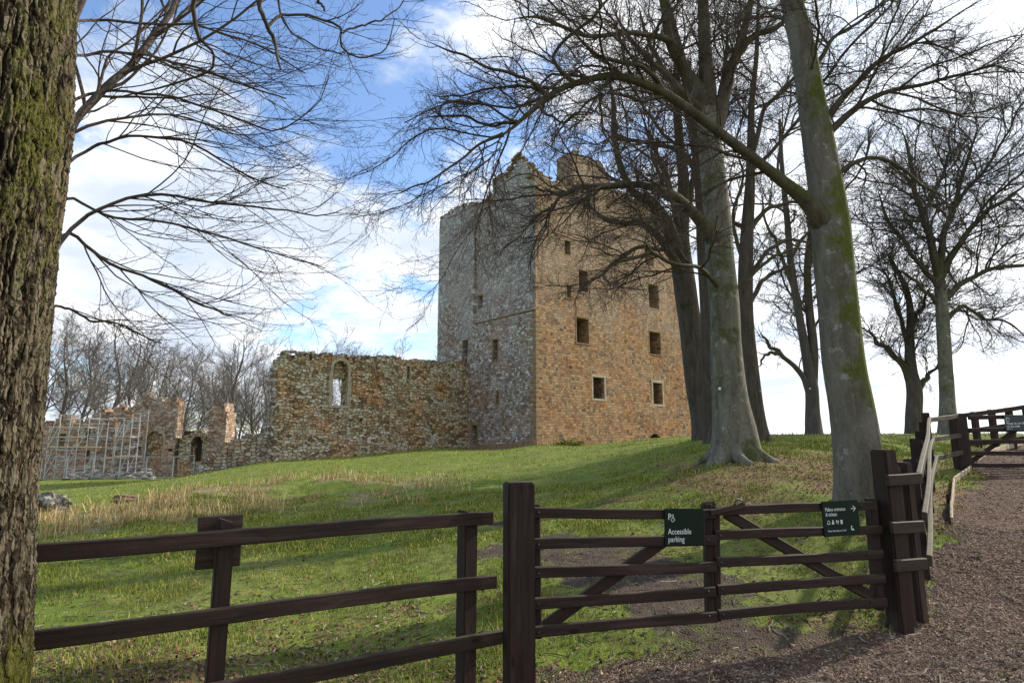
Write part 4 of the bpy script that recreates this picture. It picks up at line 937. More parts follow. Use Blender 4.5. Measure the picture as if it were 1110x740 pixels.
GA = np.array([0.16, 4.37]); GB = np.array([3.22, 5.22]); GD = (GB - GA) / np.linalg.norm(GB - GA); GN = np.array([GD[1], -GD[0]]); GANG = math.atan2(GD[1], GD[0])
def gate_pt(px, py, off=0.):
    u, z = plane_uv(px, py, GA + GN * off, GD); p = GA + GN * off + GD * u; return (p[0], p[1], z)
def front_gates():
    pg = U(562.5, 700, 4.33)
    p = post('gate_post', pg[0], 4.33, U(562, 522, 4.33)[2] - G(pg[0], 4.33), .195, .16, GANG, MAT['wood'], None, bev=.012, chamfer=False)
    tag(p, 'square dark timber gate post between the left fence and the gate', 'gate post')
    # left leaf
    root = empty('field_gate', (*GA, G(*GA)), 'left leaf of the double five bar gate, carrying the parking sign', 'gate', 'leaves of the front double gate')
    bars = [((578, 555), (776, 557)), ((578, 590), (776, 584)), ((578, 621), (776, 613)), ((578, 654), (776, 640.5)), ((578, 685), (777, 667.5))]
    for k, (a, b) in enumerate(bars):
        w = .075 if k else .072; beam('bar', gate_pt(*a, .03), gate_pt(*b, .03), w, .035, MAT['wood'], root)
    a = gate_pt(581, 546, -.035); b = gate_pt(582, 690, -.035); beam('stile', b, a, .08, .07, MAT['wood'], root)
    a = gate_pt(767, 545, -.03); b = gate_pt(769, 672, -.03); beam('stile', b, a, .085, .055, MAT['wood'], root)
    beam('brace', gate_pt(588, 682, -.012), gate_pt(738, 573, -.012), .085, .04, MAT['wood'], root)
    for k, (a, b) in enumerate(bars):
        for q in ((a[0] + 6, a[1]), (b[0] - 8, b[1])): bolt(gate_pt(q[0], q[1] + .5, .052), root, (GN[0], GN[1], 0))
    # right leaf
    root2 = empty('field_gate', gate_pt(958, 655), 'right leaf of the double five bar gate, carrying the entrance sign', 'gate', 'leaves of the front double gate')
    bars = [((774, 553), (950, 548)), ((775, 580.5), (955, 573)), ((776, 609.5), (957, 600)), ((777, 638), (959, 627)), ((778, 666), (961, 652))]
    for k, (a, b) in enumerate(bars): beam('bar', gate_pt(*a, .033 if k == 0 else .03), gate_pt(*b, .03), .072, .035, MAT['wood'], root2)
    beam('stile', gate_pt(776, 672, -.035), gate_pt(775, 547, -.035), .06, .055, MAT['wood'], root2)
    beam('stile', gate_pt(951, 660, -.035), gate_pt(944, 540, -.035), .09, .065, MAT['wood'], root2)
    beam('brace', gate_pt(786, 556, -.012), gate_pt(945, 646, -.012), .085, .04, MAT['wood'], root2)
    for k, (a, b) in enumerate(bars):
        for q in ((a[0] + 6, a[1]), (b[0] - 16, b[1])): bolt(gate_pt(q[0], q[1] + .2, .052), root2, (GN[0], GN[1], 0))
    # wooden catch over the meeting stiles
    c = beam('catch', gate_pt(770, 555, .068), gate_pt(808, 546, .068), .045, .022, MAT['wood_brown'], root2)
    lp = [gate_pt(801 + 4.5 * math.cos(t), 544.5 + 3.2 * math.sin(t), .07) for t in np.linspace(0, 6.283, 12)]
    lv, lf = tubes(np.array([lp]), np.full((1, 12), .005), 6); link('catch_ring', npmesh('catch_ring', lv, lf, True, tuple(root2.location)), MAT['dark_metal'], root2)
    for rt, px in ((root, 765), (root2, 769)):
        q = gate_pt(px + 1, 549, -.03); bm = bmesh.new(); bmesh.ops.create_cone(bm, cap_ends=True, segments=20, radius1=.042, radius2=.042, depth=.055, matrix=Matrix.Translation(Vector(q) - rt.location) @ Matrix.Rotation(GANG, 4, 'Z') @ Matrix.Rotation(math.pi / 2, 4, 'X'))
        bmesh.ops.bevel(bm, geom=[e for e in bm.edges if e.calc_face_angle(0) > 1], offset=.006, segments=2, affect='EDGES'); me = bpy.data.meshes.new('stile_head'); bm.to_mesh(me); bm.free(); link('stile_head', me, MAT['wood'], rt)
    # hanging post on the right with its companion post and three short boards
    x, y = U(974, 660, 5.2)[0], 5.2
    r3 = empty('gate_post', (x, y, G(x, y)), 'tall dark post at the right end of the gate, tied to a second post', 'gate post')
    h = U(955, 487, 5.2)[2] - G(x, y)
    post('post', x, y, h, .13, .16, GANG, MAT['wood'], r3, chamfer=False, bev=.012, sink=.2)
    post('post', x + .13, y + .10, h - .16, .07, .12, GANG, MAT['wood_brown'], r3, chamfer=False, bev=.01, sink=.2)
    post('post', x + .27, y + .16, h - .14, .08, .12, GANG, MAT['wood_brown'], r3, chamfer=False, bev=.01, sink=.2)
    for (xa, ya, xb, yb) in ((961, 520, 998, 518), (966, 572, 1001, 569.5), (970, 613, 1004.5, 610)):
        pa, pb = U(xa, ya, 5.06), U(xb, yb, 5.22); beam('tie_board', tuple(pa), tuple(pb), .095, .035, MAT['wood_brown'], r3)
front_gates()

def text_mesh(name, body, size, mat, parent, M, weight=0.0, align='LEFT', sx=1.):
    cu = bpy.data.curves.new('txt', 'FONT'); cu.body = body; cu.size = size; cu.align_x = align; cu.extrude = .0006; cu.offset = weight; cu.resolution_u = 3; cu.space_line = .95
    o = bpy.data.objects.new('txt', cu); COL.objects.link(o); dg = bpy.context.evaluated_depsgraph_get(); dg.update()
    me = bpy.data.meshes.new_from_object(o.evaluated_get(dg)); bpy.data.objects.remove(o); me.name = name
    me.transform(Matrix.Diagonal((sx, 1, 1, 1))); r = link(name, me, None, parent); me.materials.clear(); me.materials.append(mat); r.matrix_local = M; return r
def polys(name, shapes, mat, parent, M, th=.0012):
    """shapes: list of 2D polygons -> thin raised marks"""
    bm = bmesh.new()
    for sh in shapes:
        vs = [bm.verts.new((x, y, 0)) for x, y in sh]; f = bm.faces.new(vs); r = bmesh.ops.extrude_face_region(bm, geom=[f])
        for v in r['geom']:
            if isinstance(v, bmesh.types.BMVert): v.co.z += th
    bmesh.ops.recalc_face_normals(bm, faces=bm.faces); me = bpy.data.meshes.new(name); bm.to_mesh(me); bm.free(); o = link(name, me, mat, parent); o.matrix_local = M; return o
def bar2(x0, y0, x1, y1, w):
    d = Vector((x1 - x0, y1 - y0)); n = Vector((-d.y, d.x)).normalized() * w / 2; return [(x0 + n.x, y0 + n.y), (x0 - n.x, y0 - n.y), (x1 - n.x, y1 - n.y), (x1 + n.x, y1 + n.y)]
def disc2(x, y, r, n=14): return [(x + r * math.cos(t * 6.283 / n), y + r * math.sin(t * 6.283 / n)) for t in range(n)]
def arc2(x, y, r, a0, a1, w, n=14):
    return [bar2(x + r * math.cos(R(a0 + (a1 - a0) * k / n)), y + r * math.sin(R(a0 + (a1 - a0) * k / n)), x + r * math.cos(R(a0 + (a1 - a0) * (k + 1) / n)), y + r * math.sin(R(a0 + (a1 - a0) * (k + 1) / n)), w) for k in range(n)]
def sign(corner_tl, corner_tr, corner_bl, label, mat, name='sign'):
    """flat board; returns root Empty and the matrix of its face (origin top-left, x right, y up)"""
    tl, tr, bl = Vector(corner_tl), Vector(corner_tr), Vector(corner_bl); x = (tr - tl); W = x.length; x.normalize(); y = (tl - bl); H = y.length; y = (y - x * y.dot(x)).normalized(); z = x.cross(y)
    root = empty(name, tuple(tl + z * -.006), label, 'sign'); rot = Matrix((x, y, z)).transposed().to_4x4(); root.matrix_world = Matrix.Translation(tl) @ rot
    bm = bmesh.new(); bmesh.ops.create_cube(bm, size=1, matrix=Matrix.Translation((W / 2, -H / 2, -.006)) @ Matrix.Diagonal((W, H, .012, 1))); bmesh.ops.bevel(bm, geom=list(bm.edges), offset=.0025, segments=2, affect='EDGES')
    me = bpy.data.meshes.new('panel'); bm.to_mesh(me); bm.free(); link('panel', me, mat, root)
    return root, W, H
def signs():
    T = lambda x, y: Matrix.Translation((x, y, .0008))
    # parking sign
    r, W, H = sign(gate_pt(720.5, 551, .065), gate_pt(762.5, 551, .065), gate_pt(720.5, 591, .065), 'dark green sign reading Accessible parking on the left gate leaf', MAT['sign_green'])
    k = W / 42
    text_mesh('lettering', 'P', 8.2 * k, MAT['sign_white'], r, T(3.2 * k, -10.2 * k), .0004, sx=.9)
    wx, wy = 8.4 * k, -9.2 * k
    polys('wheelchair_symbol', [disc2(wx + .3 * k, wy + 3.4 * k, .65 * k), bar2(wx + .2 * k, wy + 2.6 * k, wx, wy, .8 * k), bar2(wx, wy + .1 * k, wx + 1.6 * k, wy, .6 * k), bar2(wx + 1.6 * k, wy, wx + 2.2 * k, wy - 1.6 * k, .6 * k), bar2(wx, wy + 1.5 * k, wx + 1.4 * k, wy + 1.5 * k, .5 * k)] + arc2(wx - .1 * k, wy - .9 * k, 1.75 * k, 110, 345, .55 * k), MAT['sign_white'], r, T(0, 0))
    text_mesh('lettering', 'Accessible\nparking', 7.4 * k, MAT['sign_white'], r, T(3.2 * k, -23.5 * k), .0003, sx=.80)
    # entrance sign
    r, W, H = sign(gate_pt(890.5, 543.5, .065), gate_pt(929.5, 541.5, .065), gate_pt(892.5, 582, .065), 'dark green sign reading Palace entrance and tickets on the right gate leaf', MAT['sign_green'])
    k = W / 40
    text_mesh('lettering', 'Palace entrance\n& tickets', 4.6 * k, MAT['sign_white'], r, T(3 * k, -8.6 * k), .0002, sx=.76)
    ax, ay = 34 * k, -7.2 * k; polys('arrow', [bar2(ax - 2.6 * k, ay, ax + 2.2 * k, ay, .7 * k), bar2(ax - .2 * k, ay + 2.4 * k, ax + 2.4 * k, ay, .7 * k), bar2(ax - .2 * k, ay - 2.4 * k, ax + 2.4 * k, ay, .7 * k)], MAT['sign_white'], r, T(0, 0))
    iy = -20 * k; a = 5.5 * k; s1 = [[(a - 1.6 * k, iy), (a + 1.6 * k, iy), (a + 1.6 * k, iy + .5 * k), (a - 1.6 * k, iy + .5 * k)]] + [bar2(a - 1.4 * k, iy, a - 1.0 * k, iy + 2.2 * k, .45 * k), bar2(a + 1.4 * k, iy, a + 1.0 * k, iy + 2.2 * k, .45 * k)] + arc2(a, iy + 2 * k, 1.2 * k, 0, 180, .45 * k)
    a = 10.2 * k; s2 = [disc2(a, iy + 3 * k, .7 * k), [(a - 1.3 * k, iy), (a + 1.3 * k, iy), (a + .7 * k, iy + 2.3 * k), (a - .7 * k, iy + 2.3 * k)]]
    a = 15 * k; s3 = [[(a - 1.6 * k, iy + 3.2 * k), (a - .2 * k, iy + 3.2 * k), (a - .4 * k, iy + 1.4 * k), (a - .7 * k, iy), (a - 1.1 * k, iy + 1.4 * k)], bar2(a + .8 * k, iy, a + .8 * k, iy + 3.2 * k, .6 * k), [(a + .9 * k, iy + 1.8 * k), (a + 1.7 * k, iy + 1.8 * k), (a + 1.7 * k, iy + 3 * k), (a + .9 * k, iy + 3.2 * k)]]
    a = 19.6 * k; s4 = [[(a - 1 * k, iy - .2 * k), (a + 1.1 * k, iy - .2 * k), (a + 1.1 * k, iy + 3.3 * k), (a - 1 * k, iy + 3.3 * k)]]
    polys('facility_symbols', s1 + s2 + s3 + s4, MAT['sign_white'], r, T(0, 0))
    text_mesh('lettering', 'Please keep dogs on a lead', 2.3 * k, MAT['sign_white'], r, T(4 * k, -26.4 * k), 0, sx=.8)
    a, iy = 30 * k, -25.6 * k; polys('dog_symbol', [bar2(a, iy, a, iy + 2.6 * k, .9 * k), [(a - .4 * k, iy + 2.4 * k), (a + 1.3 * k, iy + 2.5 * k), (a + .6 * k, iy + 3.4 * k), (a - .4 * k, iy + 3.4 * k)], [(a, iy + 1.2 * k), (a + 2.6 * k, iy + .6 * k), (a + 2.8 * k, iy - .6 * k), (a, iy - .6 * k)]], MAT['sign_white'], r, T(0, 0))
signs()

def side_fence():
    A = np.array(U(984, 500, 6.0)[:2]); B = np.array(U(1006.5, 480, 11.4)[:2]); d = (B - A) / np.linalg.norm(B - A); n = np.array([d[1], -d[0]]); ang = math.atan2(d[1], d[0])
    root = empty('post_and_rail_fence', (*A, G(*A)), 'three rail fence with pale lichened rails along the left edge of the bark path', 'fence')
    gB = G(*B); L = np.linalg.norm(B - A); zb = [U(1008, y, 11.4)[2] for y in (455, 476, 497)]
    zn = [U(991, 513, 6.1)[2], U(996, 555, 6.0)[2], U(999, 592, 6.0)[2]]
    for k, t in enumerate((.07, .3, .53, .77, 1.0)):
        p = A + d * L * t; top = (zn[0] + (zb[0] - zn[0]) * t) + .09 + (.05 if k in (1, 4) else 0); post('post', p[0], p[1], top - G(*p), .11, .13, ang, MAT['wood'], root, bev=.008)
    rs = np.random.RandomState(4)
    for j in range(3):
        pts = []
        for t in np.linspace(-.02 - .02 * j, 1.01, 9):
            p = A + d * L * t + n * (.085 + .02 * math.sin(5 * t + j)); z = zn[j] + (zb[j] - zn[j]) * t + .05 * math.sin(math.pi * t) + .022 * math.sin(9 * t + 2 * j)
            pts.append((p[0], p[1], z))
        # one sawn rail, slightly bowed
        V, Fc = [], []
        for q in pts:
            for (a, b) in ((-.022, -.052), (.022, -.052), (.026, .045), (-.02, .05)): V.append((q[0] + n[0] * a, q[1] + n[1] * a, q[2] + b))
        for i in range(len(pts) - 1):
            for s in range(4): Fc.append((i * 4 + s, i * 4 + (s + 1) % 4, (i + 1) * 4 + (s + 1) % 4, (i + 1) * 4 + s))
        Fc += [(3, 2, 1, 0), tuple((len(pts) - 1) * 4 + s for s in range(4))]
        me = npmesh('rail', V, Fc, False, tuple(root.location)); o = link('rail', me, MAT['wood_light'], root)
        bm = bmesh.new(); bm.from_mesh(me); bmesh.ops.recalc_face_normals(bm, faces=bm.faces); bmesh.ops.bevel(bm, geom=[e for e in bm.edges if e.calc_face_angle(0) > 1], offset=.007, segments=1, affect='EDGES'); bm.to_mesh(me); bm.free()
    # short return to the far gate post
    C = np.array(U(1040, 480, 12.2)[:2]); zc = [U(1040, y, 12.2)[2] for y in (451, 472, 490)]
    for j in range(3): beam('rail', (B[0], B[1] - .06, zb[j]), (C[0], C[1] - .06, zc[j]), .09, .04, MAT['wood_light'], root)
    # far gate
    P = U(1043.5, 500, 12.2); g = G(P[0], 12.2)
    tp = tag(post('gate_post', P[0], 12.2, U(1043, 448, 12.2)[2] - g, .25, .2, 0, MAT['wood'], None, chamfer=False), 'dark post where the far gate hangs at the path side', 'gate post')
    gate = empty('field_gate', (P[0] + .15, 12.25, g), 'far five bar gate standing across the bark path', 'gate')
    x1 = P[0] + 3.1
    for k, y in enumerate((453, 466, 478.7, 491.4, 504)):
        a = U(1049, y, 12.22); b = U(1110, y - (1.5 if k == 0 else .3), 12.22); s = (b[2] - a[2]) / (b[0] - a[0]); beam('bar', (a[0], 12.2, a[2]), (x1, 12.2, a[2] + s * (x1 - a[0])), .085, .04, MAT['wood'], gate)
    z0 = U(1050, 504, 12.2)[2]; z1 = U(1050, 453, 12.2)[2]
    beam('stile', (P[0] + .17, 12.26, z0 - .05), (P[0] + .17, 12.26, z1 + .05), .09, .06, MAT['wood'], gate); beam('stile', (x1 - .05, 12.26, z0 - .05), (x1 - .05, 12.26, z1 + .05), .09, .06, MAT['wood'], gate)
    a = U(1052, 502, 12.25); b = U(1112, 458, 12.25); beam('brace', tuple(a + [0, .03, 0]), (b[0], 12.28, b[2]), .09, .035, MAT['wood'], gate)
    # sign on it
    tl, tr, bl = U(1088, 450.5, 12.15), U(1121, 449.5, 12.15), U(1088, 466.5, 12.15)
    r, W, H = sign(tuple(tl), tuple(tr), tuple(bl), 'dark slate sign asking not to climb on the walls, on the far gate', MAT['sign_navy']); k = W / 33
    T = lambda x, y: Matrix.Translation((x, y, .001))
    polys('prohibition_symbol', arc2(3.6 * k, -4 * k, 1.9 * k, 0, 300, .7 * k), MAT['sign_white'], r, T(0, 0)); polys('prohibition_bar', [bar2(3 * k, -3.2 * k, 5 * k, -5.2 * k, .8 * k)], MAT['sign_red'], r, T(0, 0))
    text_mesh('lettering', 'Please do not climb\non the walls', 3.2 * k, MAT['sign_white'], r, T(1.6 * k, -9.3 * k), .001, sx=.9)
    polys('mark', [[(1.7 * k, -14.4 * k), (3 * k, -14.4 * k), (3 * k, -13.4 * k), (1.7 * k, -13.4 * k)], bar2(3.6 * k, -13.9 * k, 7 * k, -13.9 * k, .4 * k)], MAT['sign_white'], r, T(0, 0))
    # fence rising beyond the gate
    f = empty('post_and_rail_fence', (*U(1045, 485, 17.)[:2], 1.4), 'brown three rail fence climbing away behind the far gate', 'fence')
    for (px, yt, yb) in ((1043, 448, 489), (1061, 446, 489), (1080, 443.5, 488), (1099, 441.5, 487.5), (1118, 439, 486), (1137, 437, 485)):
        q = U(px, yb, 17.); post('post', q[0], 17., U(px, yt, 17)[2] - G(q[0], 17.), .13, .15, 0, MAT['wood_brown'], f)
    for (ya, yb) in ((451, 436.5), (468, 455), (483, 471)):
        a, b = U(1040, ya, 16.88), U(1142, yb, 16.88); beam('rail', tuple(a), tuple(b), .12, .045, MAT['wood_brown'], f)
    # timber edging of the path
    e = empty('path_edging', (*U(1032, 557, 7.8)[:2], .5), 'thin pale timber edging board on the path below the far gate', 'path edging')
    W_ = [U(1031.5, 557, 7.8), U(1030, 535, 9.2), U(1034, 514, 11.0), U(1052, 505, 12.1)]; W2 = [U(1060, 501, 13.), U(1085, 491, 15.3), U(1110, 481, 18.5)]
    for ch in (W_, W2):
        for a, b in zip(ch[:-1], ch[1:]): beam('edging_board', (a[0], a[1], G(a[0], a[1]) + .04), (b[0], b[1], G(b[0], b[1]) + .04), .13, .03, MAT['wood_pale'], e)
    q = U(1027, 531, 9.4); post('stake', q[0], q[1], .14, .05, .05, 0, MAT['wood'], e)
side_fence()

# ------------------------------------------------------------------ trees
tree('beech_tree', 'big grey beech with spreading white-flecked roots nearest the tower corner', [(797,500,50),(796,470,48),(791,430,42),(787,380,38),(785,330,36),(780,280,35),(778,240,34),(773,190,32),(769,150,30),(766,120,27)],
 [[(768,135,20),(758,105,17),(742,75,14),(727,45,12,12.2),(718,0,10,12),(712,-60,7,11.6)], [(767,130,20),(766,80,18),(763,30,16),(762,-20,13),(765,-80,9)], [(770,140,18),(782,112,16),(792,80,14),(799,55,12),(812,10,9),(820,-50,6)],
  [(798,58,9),(815,42,8),(840,30,7),(868,5,5),(890,-30,3)], [(780,252,15),(762,240,13,12.4),(742,218,11,12),(722,207,9.5,11.6),(695,203,8.5,11.2),(660,203,8,10.8),(632,202,7,10.5),(610,212,6,10.3),(598,228,4,10.2),(590,250,2.4,10.1)],
  [(600,222,4,10.3),(585,232,3,10.2),(570,240,2,10.1)],[(608,210,4,10.3),(585,205,3,10.2),(560,200,2,10)],
  [(782,300,6),(760,290,5,12),(735,288,4.5,11.6),(705,275,4,11.3),(670,285,3,11),(640,310,2,10.8)], [(758,105,9),(735,95,8,12.4),(700,62,6,12),(680,40,5,11.8),(660,0,4,11.5)], [(727,45,7,12.2),(690,35,6,11.5),(640,40,5,11),(590,20,4,10.6),(540,25,3,10.2)], [(783,310,5),(800,300,4.5),(830,285,4),(860,270,3),(890,275,2)]],
 12.8, 1, extra=(12, 9, 6), third=2, lf=(.5,.55,.5), rmin=.0030, l0=.4, flare=.55, roots=7, crown_n=5, crown_t=(.8,1), tags=[(780,421,.3)], wander=.2)
tree('beech_tree', 'leaning beech with bright moss on its trunk just behind the entrance sign', [(935,545,64),(932,505,58),(925,450,54),(915,395,51),(909,330,49),(903,270,50),(899,225,47),(890,170,42),(880,110,37),(870,50,33),(858,0,29),(842,-70,24)],
 [[(893,232,22),(872,214,16,8.3),(838,188,13,8.1),(800,160,12,7.9),(760,130,11.5,7.7),(722,103,11,7.6),(690,88,10,7.5),(660,82,9,7.4),(625,92,8,7.3),(595,106,7,7.2),(565,130,6,7.1),(545,146,4,7),(535,170,3,6.95),(528,215,2,6.9)],
  [(545,146,4,7),(515,160,3,6.9),(480,185,2.4,6.8),(440,205,1.8,6.7),(400,215,1.2,6.6)], [(595,106,5,7.2),(570,85,4,7),(540,78,3.5,6.9),(500,60,2.8,6.8),(455,40,2,6.7)], [(560,132,4,7.1),(530,135,3.4,7),(495,125,2.8,6.9),(450,130,2,6.8)],
  [(905,118,10),(925,92,8,8.3),(960,62,6.5,8.1),(1005,38,5,8),(1060,0,4,7.9)], [(907,125,9),(935,112,8,8.4),(985,95,6,8.4),(1030,84,5,8.4),(1070,74,4,8.4),(1120,60,3,8.4)], [(913,170,7),(940,172,5.5),(975,182,4.5),(1010,205,3.5),(1045,225,2.4)], [(872,60,7),(905,40,5),(950,10,4),(980,-30,3)],
  [(722,103,6,7.6),(700,75,5,7.4),(650,60,4,7.2),(610,20,3,7)], [(625,92,5,7.3),(600,60,4,7.1),(640,20,4,7),(680,-20,3,6.9)], [(660,82,4,7.4),(650,110,3,7.2),(660,150,2.5,7.1),(690,190,2,7)]],
 8.5, 2, mats=('beech_moss','limb','twig'), extra=(14, 10, 6), third=2, caps=(.24,.10,.04), lf=(.5,.52,.5), rmin=.0021, flare=.12, crown_n=3, crown_t=(.75,1), wander=.19, trop=(-.02,0,-.01))
tree('beech_tree', 'dark grey trunk bending left in front of the tower edge', [(768,478,38),(763,450,32),(755,410,29),(749,360,27),(742,310,27),(737,270,25),(738,240,20),(741,200,15),(737,160,12),(733,100,10),(735,40,7)],
 [[(736,272,16),(722,240,13,19.5),(702,217,11,19),(685,205,9,19),(672,180,8,19),(668,150,7,19),(664,110,6,19),(655,60,4,19)], [(738,285,10),(718,262,9,19),(695,240,8,18.6),(675,243,7,18.3),(655,238,6,18),(640,222,4,18),(625,215,3,18)], [(739,240,8),(750,205,7),(752,160,6),(745,110,5),(750,60,4)],
  [(738,262,6),(715,270,5,19),(690,268,4.5,18.5),(660,290,3.5,18),(635,310,2.5,17.8)],[(739,250,6),(722,190,5,19),(705,150,4,19),(690,110,3,19)]],
 20., 3, mats=('rough_bark','limb','twig'), extra=(8, 7, 5), lf=(.6,.55,.5), third=2, rmin=.006, flare=.15, crown_n=6, crown_t=(.6,1), tags=[(753,427,.25)], wander=.2)
tree('beech_tree', 'dark straight trunk squeezed just left of the big rooted beech', [(774,484,27),(773,450,25),(771,400,23),(768,330,22),(764,260,21),(761,200,20),(756,150,18),(748,100,15),(735,50,11),(722,0,8)],
 [[(752,120,8),(730,90,7),(705,50,5),(690,0,4)], [(760,180,7),(740,165,6),(705,155,5),(670,150,4),(640,160,3)], [(756,150,8),(775,120,7),(785,80,6),(788,20,4)]],
 17., 4, mats=('rough_bark','limb','twig'), extra=(10, 8, 6), lf=(.6,.55,.5), third=1, rmin=.0055, crown_n=4, crown_t=(.6,1), flare=.1, tags=[(776,422,.22)], wander=.2)
tree('beech_tree', 'slim dark trunk directly right of the big rooted beech', [(824,482,30),(819,460,25),(814,410,21),(809,350,18),(808,300,18),(810,250,16),(813,200,13),(814,150,10),(815,110,8),(820,60,6),(822,0,4)],
 [[(813,150,6),(828,122,5.5),(848,98,5),(868,75,4),(890,40,3)], [(812,240,6),(835,225,5),(865,220,4),(890,230,3)], [(808,320,5),(825,305,5),(850,290,4),(875,285,3)], [(809,270,5),(795,235,4),(805,190,3),(795,150,2)], [(812,290,5),(840,265,4.5),(870,262,3.5),(900,268,2.5)]],
 16., 5, mats=('rough_bark','limb','twig'), extra=(10, 8, 6), lf=(.6,.55,.5), third=1, rmin=.005, crown_n=6, crown_t=(.5,1), flare=.12, tags=[(823,424,.2)], wander=.2)
tree('forked_tree', 'slender tree forking into two stems on the crest, just left of the leaning mossy beech', [(883,474,22),(881,450,18),(880,420,16),(874,385,12),(866,340,10),(858,290,9),(853,235,8),(848,185,6),(845,130,4)],
 [[(880,425,12),(880,380,11),(877,330,10),(876,280,9),(879,240,8),(884,190,6),(890,130,4)], [(879,425,7),(862,398,6),(845,382,5),(832,372,4),(822,355,3)], [(860,300,5),(845,270,4),(830,240,3),(825,200,2.4)], [(876,290,5),(890,260,4),(900,225,3),(915,190,2.4)], [(846,383,4),(830,385,3),(822,400,2)]],
 25., 6, mats=('limb_far','limb','twig_pale'), extra=(8, 7, 6), third=1, rmin=.0085, crown_n=7, crown_t=(.4,1), flare=.12, tags=[(878,421,.3)], wander=.2, lf=(.5,.55,.5))
tree('beech_tree', 'short crooked tree with a broken stem behind the leaning beech', [(990,473,24),(990,450,21),(991,425,20),(987,400,16),(986,370,12),(987,345,10),(984,320,8),(976,300,6),(962,275,4)],
 [[(988,412,9),(975,392,8),(960,378,6),(948,366,4),(940,350,3)], [(991,420,7),(1003,410,6),(1012,402,4),(1022,385,3)], [(986,380,6),(976,345,5),(965,310,4),(955,280,3)], [(987,350,5),(1000,330,4),(1010,305,3)]],
 26., 7, mats=('limb_far','limb','twig_pale'), extra=(9, 7, 6), third=1, rmin=.0085, crown_n=8, crown_t=(.35,1), flare=.1, wander=.2, lf=(.75,.6,.5))
tree('beech_tree', 'wide spreading tree with pinkish twigs at the right edge behind the fence', [(1027,473,26),(1027,440,20),(1025,400,18),(1022,350,17),(1019,310,15),(1016,290,13)],
 [[(1017,298,10),(1008,262,9),(1000,232,7),(990,200,6),(985,170,5),(975,130,3)], [(1017,295,10),(1024,255,8),(1036,220,7),(1048,180,5),(1062,130,3)], [(1018,300,9),(1040,262,8),(1065,235,6),(1090,215,5),(1125,190,4)], [(1020,318,8),(1045,305,7),(1075,292,6),(1110,287,5),(1150,280,3)],
  [(1018,310,7),(1000,290,6),(980,262,5),(962,235,4),(950,200,3)], [(1021,345,6),(1045,332,5),(1065,345,4),(1090,350,3),(1120,372,2.4)], [(1022,330,6),(1005,318,5),(985,300,4),(965,290,3)], [(1036,222,5),(1070,180,4),(1100,130,3),(1120,90,2.4)], [(1000,232,5),(1025,180,4),(1030,130,3)]],
 24., 8, mats=('beech','limb','twig_pale'), extra=(13, 9, 7), third=2, rmin=.0052, crown_n=7, crown_t=(.6,1), flare=.2, wander=.2, lf=(.6,.55,.5))
def far_tree_proto(seed, name='far_bare_tree'):
    """free-standing bare tree about 15 m tall with its base at the origin"""
    rs = np.random.RandomState(seed); H = 13.5; n = 12; pts = [(.25 * math.sin(k * .7 + seed), .25 * math.cos(k * .9), H * .8 * k / (n - 1) - .2, .17 * (1 - .78 * k / (n - 1))) for k in range(n)]
    q = resample(pts, 16)[None]; root = empty(name, (0,0,0), 'bare tree', 'tree')
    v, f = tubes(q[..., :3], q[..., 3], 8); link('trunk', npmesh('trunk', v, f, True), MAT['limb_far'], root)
    A = kids(q[..., :3], q[..., 3], 14, rs, .22, 1, (22, 48), .52, 12, .12, (0, 0, .09), .5, .022)
    B = kids(A[0], A[1], 8, rs, .15, 1, (22, 50), .48, 8, .14, (0, 0, .06), .55, .014); C = kids(B[0], B[1], 7, rs, .12, 1, (22, 50), .48, 5, .14, (0, 0, .04), .6, .010); D = kids(C[0], C[1], 5, rs, .12, 1, (22, 50), .5, 3, .14, (0, 0, .03), .7, .007)
    VV, FF, nv = [], [], 0
    for X, S in ((A, 6), (B, 4), (C, 3), (D, 3)):
        a, b = tubes(X[0], X[1], S); VV.append(a); FF.append(b + nv); nv += len(a)
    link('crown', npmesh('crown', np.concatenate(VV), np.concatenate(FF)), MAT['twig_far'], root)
    return root
def far_trees():
    pro = [far_tree_proto(s) for s in (51, 52, 53, 54)]
    spots = [(252, 66, 352, 0, 'solitary tall bare tree rising above the stump of masonry')]
    spots += [(px, y, top, k, None) for px, y, top, k in ((62,80,345,1),(88,92,345,2),(118,84,338,3),(150,104,362,0),(172,96,372,2),(186,78,388,3),(200,110,380,1),(214,90,392,2),(228,100,385,0),(240,116,396,3),
              (262,104,392,1),(272,88,398,2),(284,96,390,3),(292,112,395,1),(352,96,366,0),(330,108,374,2),(378,112,378,1),(432,104,382,3),(404,120,388,2),(462,118,388,0),(36,86,350,2),(138,72,352,0))]
    used = set()
    where = {62:'bare tree just right of the big trunk above the scaffold', 352:'bare treetop showing over the left end of the long wall', 432:'bare treetop showing over the right half of the long wall', 284:'bare tree close to the left end of the long wall', 138:'spreading bare tree directly behind the gabled ruin'}
    for px, y, top, k, lab in spots:
        b = pro[k]; q = U(px, 480, y); g = G(q[0], y); h = U(px, top, y)[2] - g; sc = h / 12.2
        if k not in used: o = b; used.add(k)
        else:
            o = b.copy(); COL.objects.link(o)
            for ch in b.children: c = ch.copy(); COL.objects.link(c); c.parent = o
        o.location = (q[0], y, g); o.scale = (sc, sc, sc); o.rotation_euler = (0, 0, px * 1.7)
        lab = lab or where.get(px) or 'bare tree in the wood behind the ruins and the long wall'
        o['label'] = lab; o['group'] = 'bare trees of the wood behind the ruins'
far_trees()

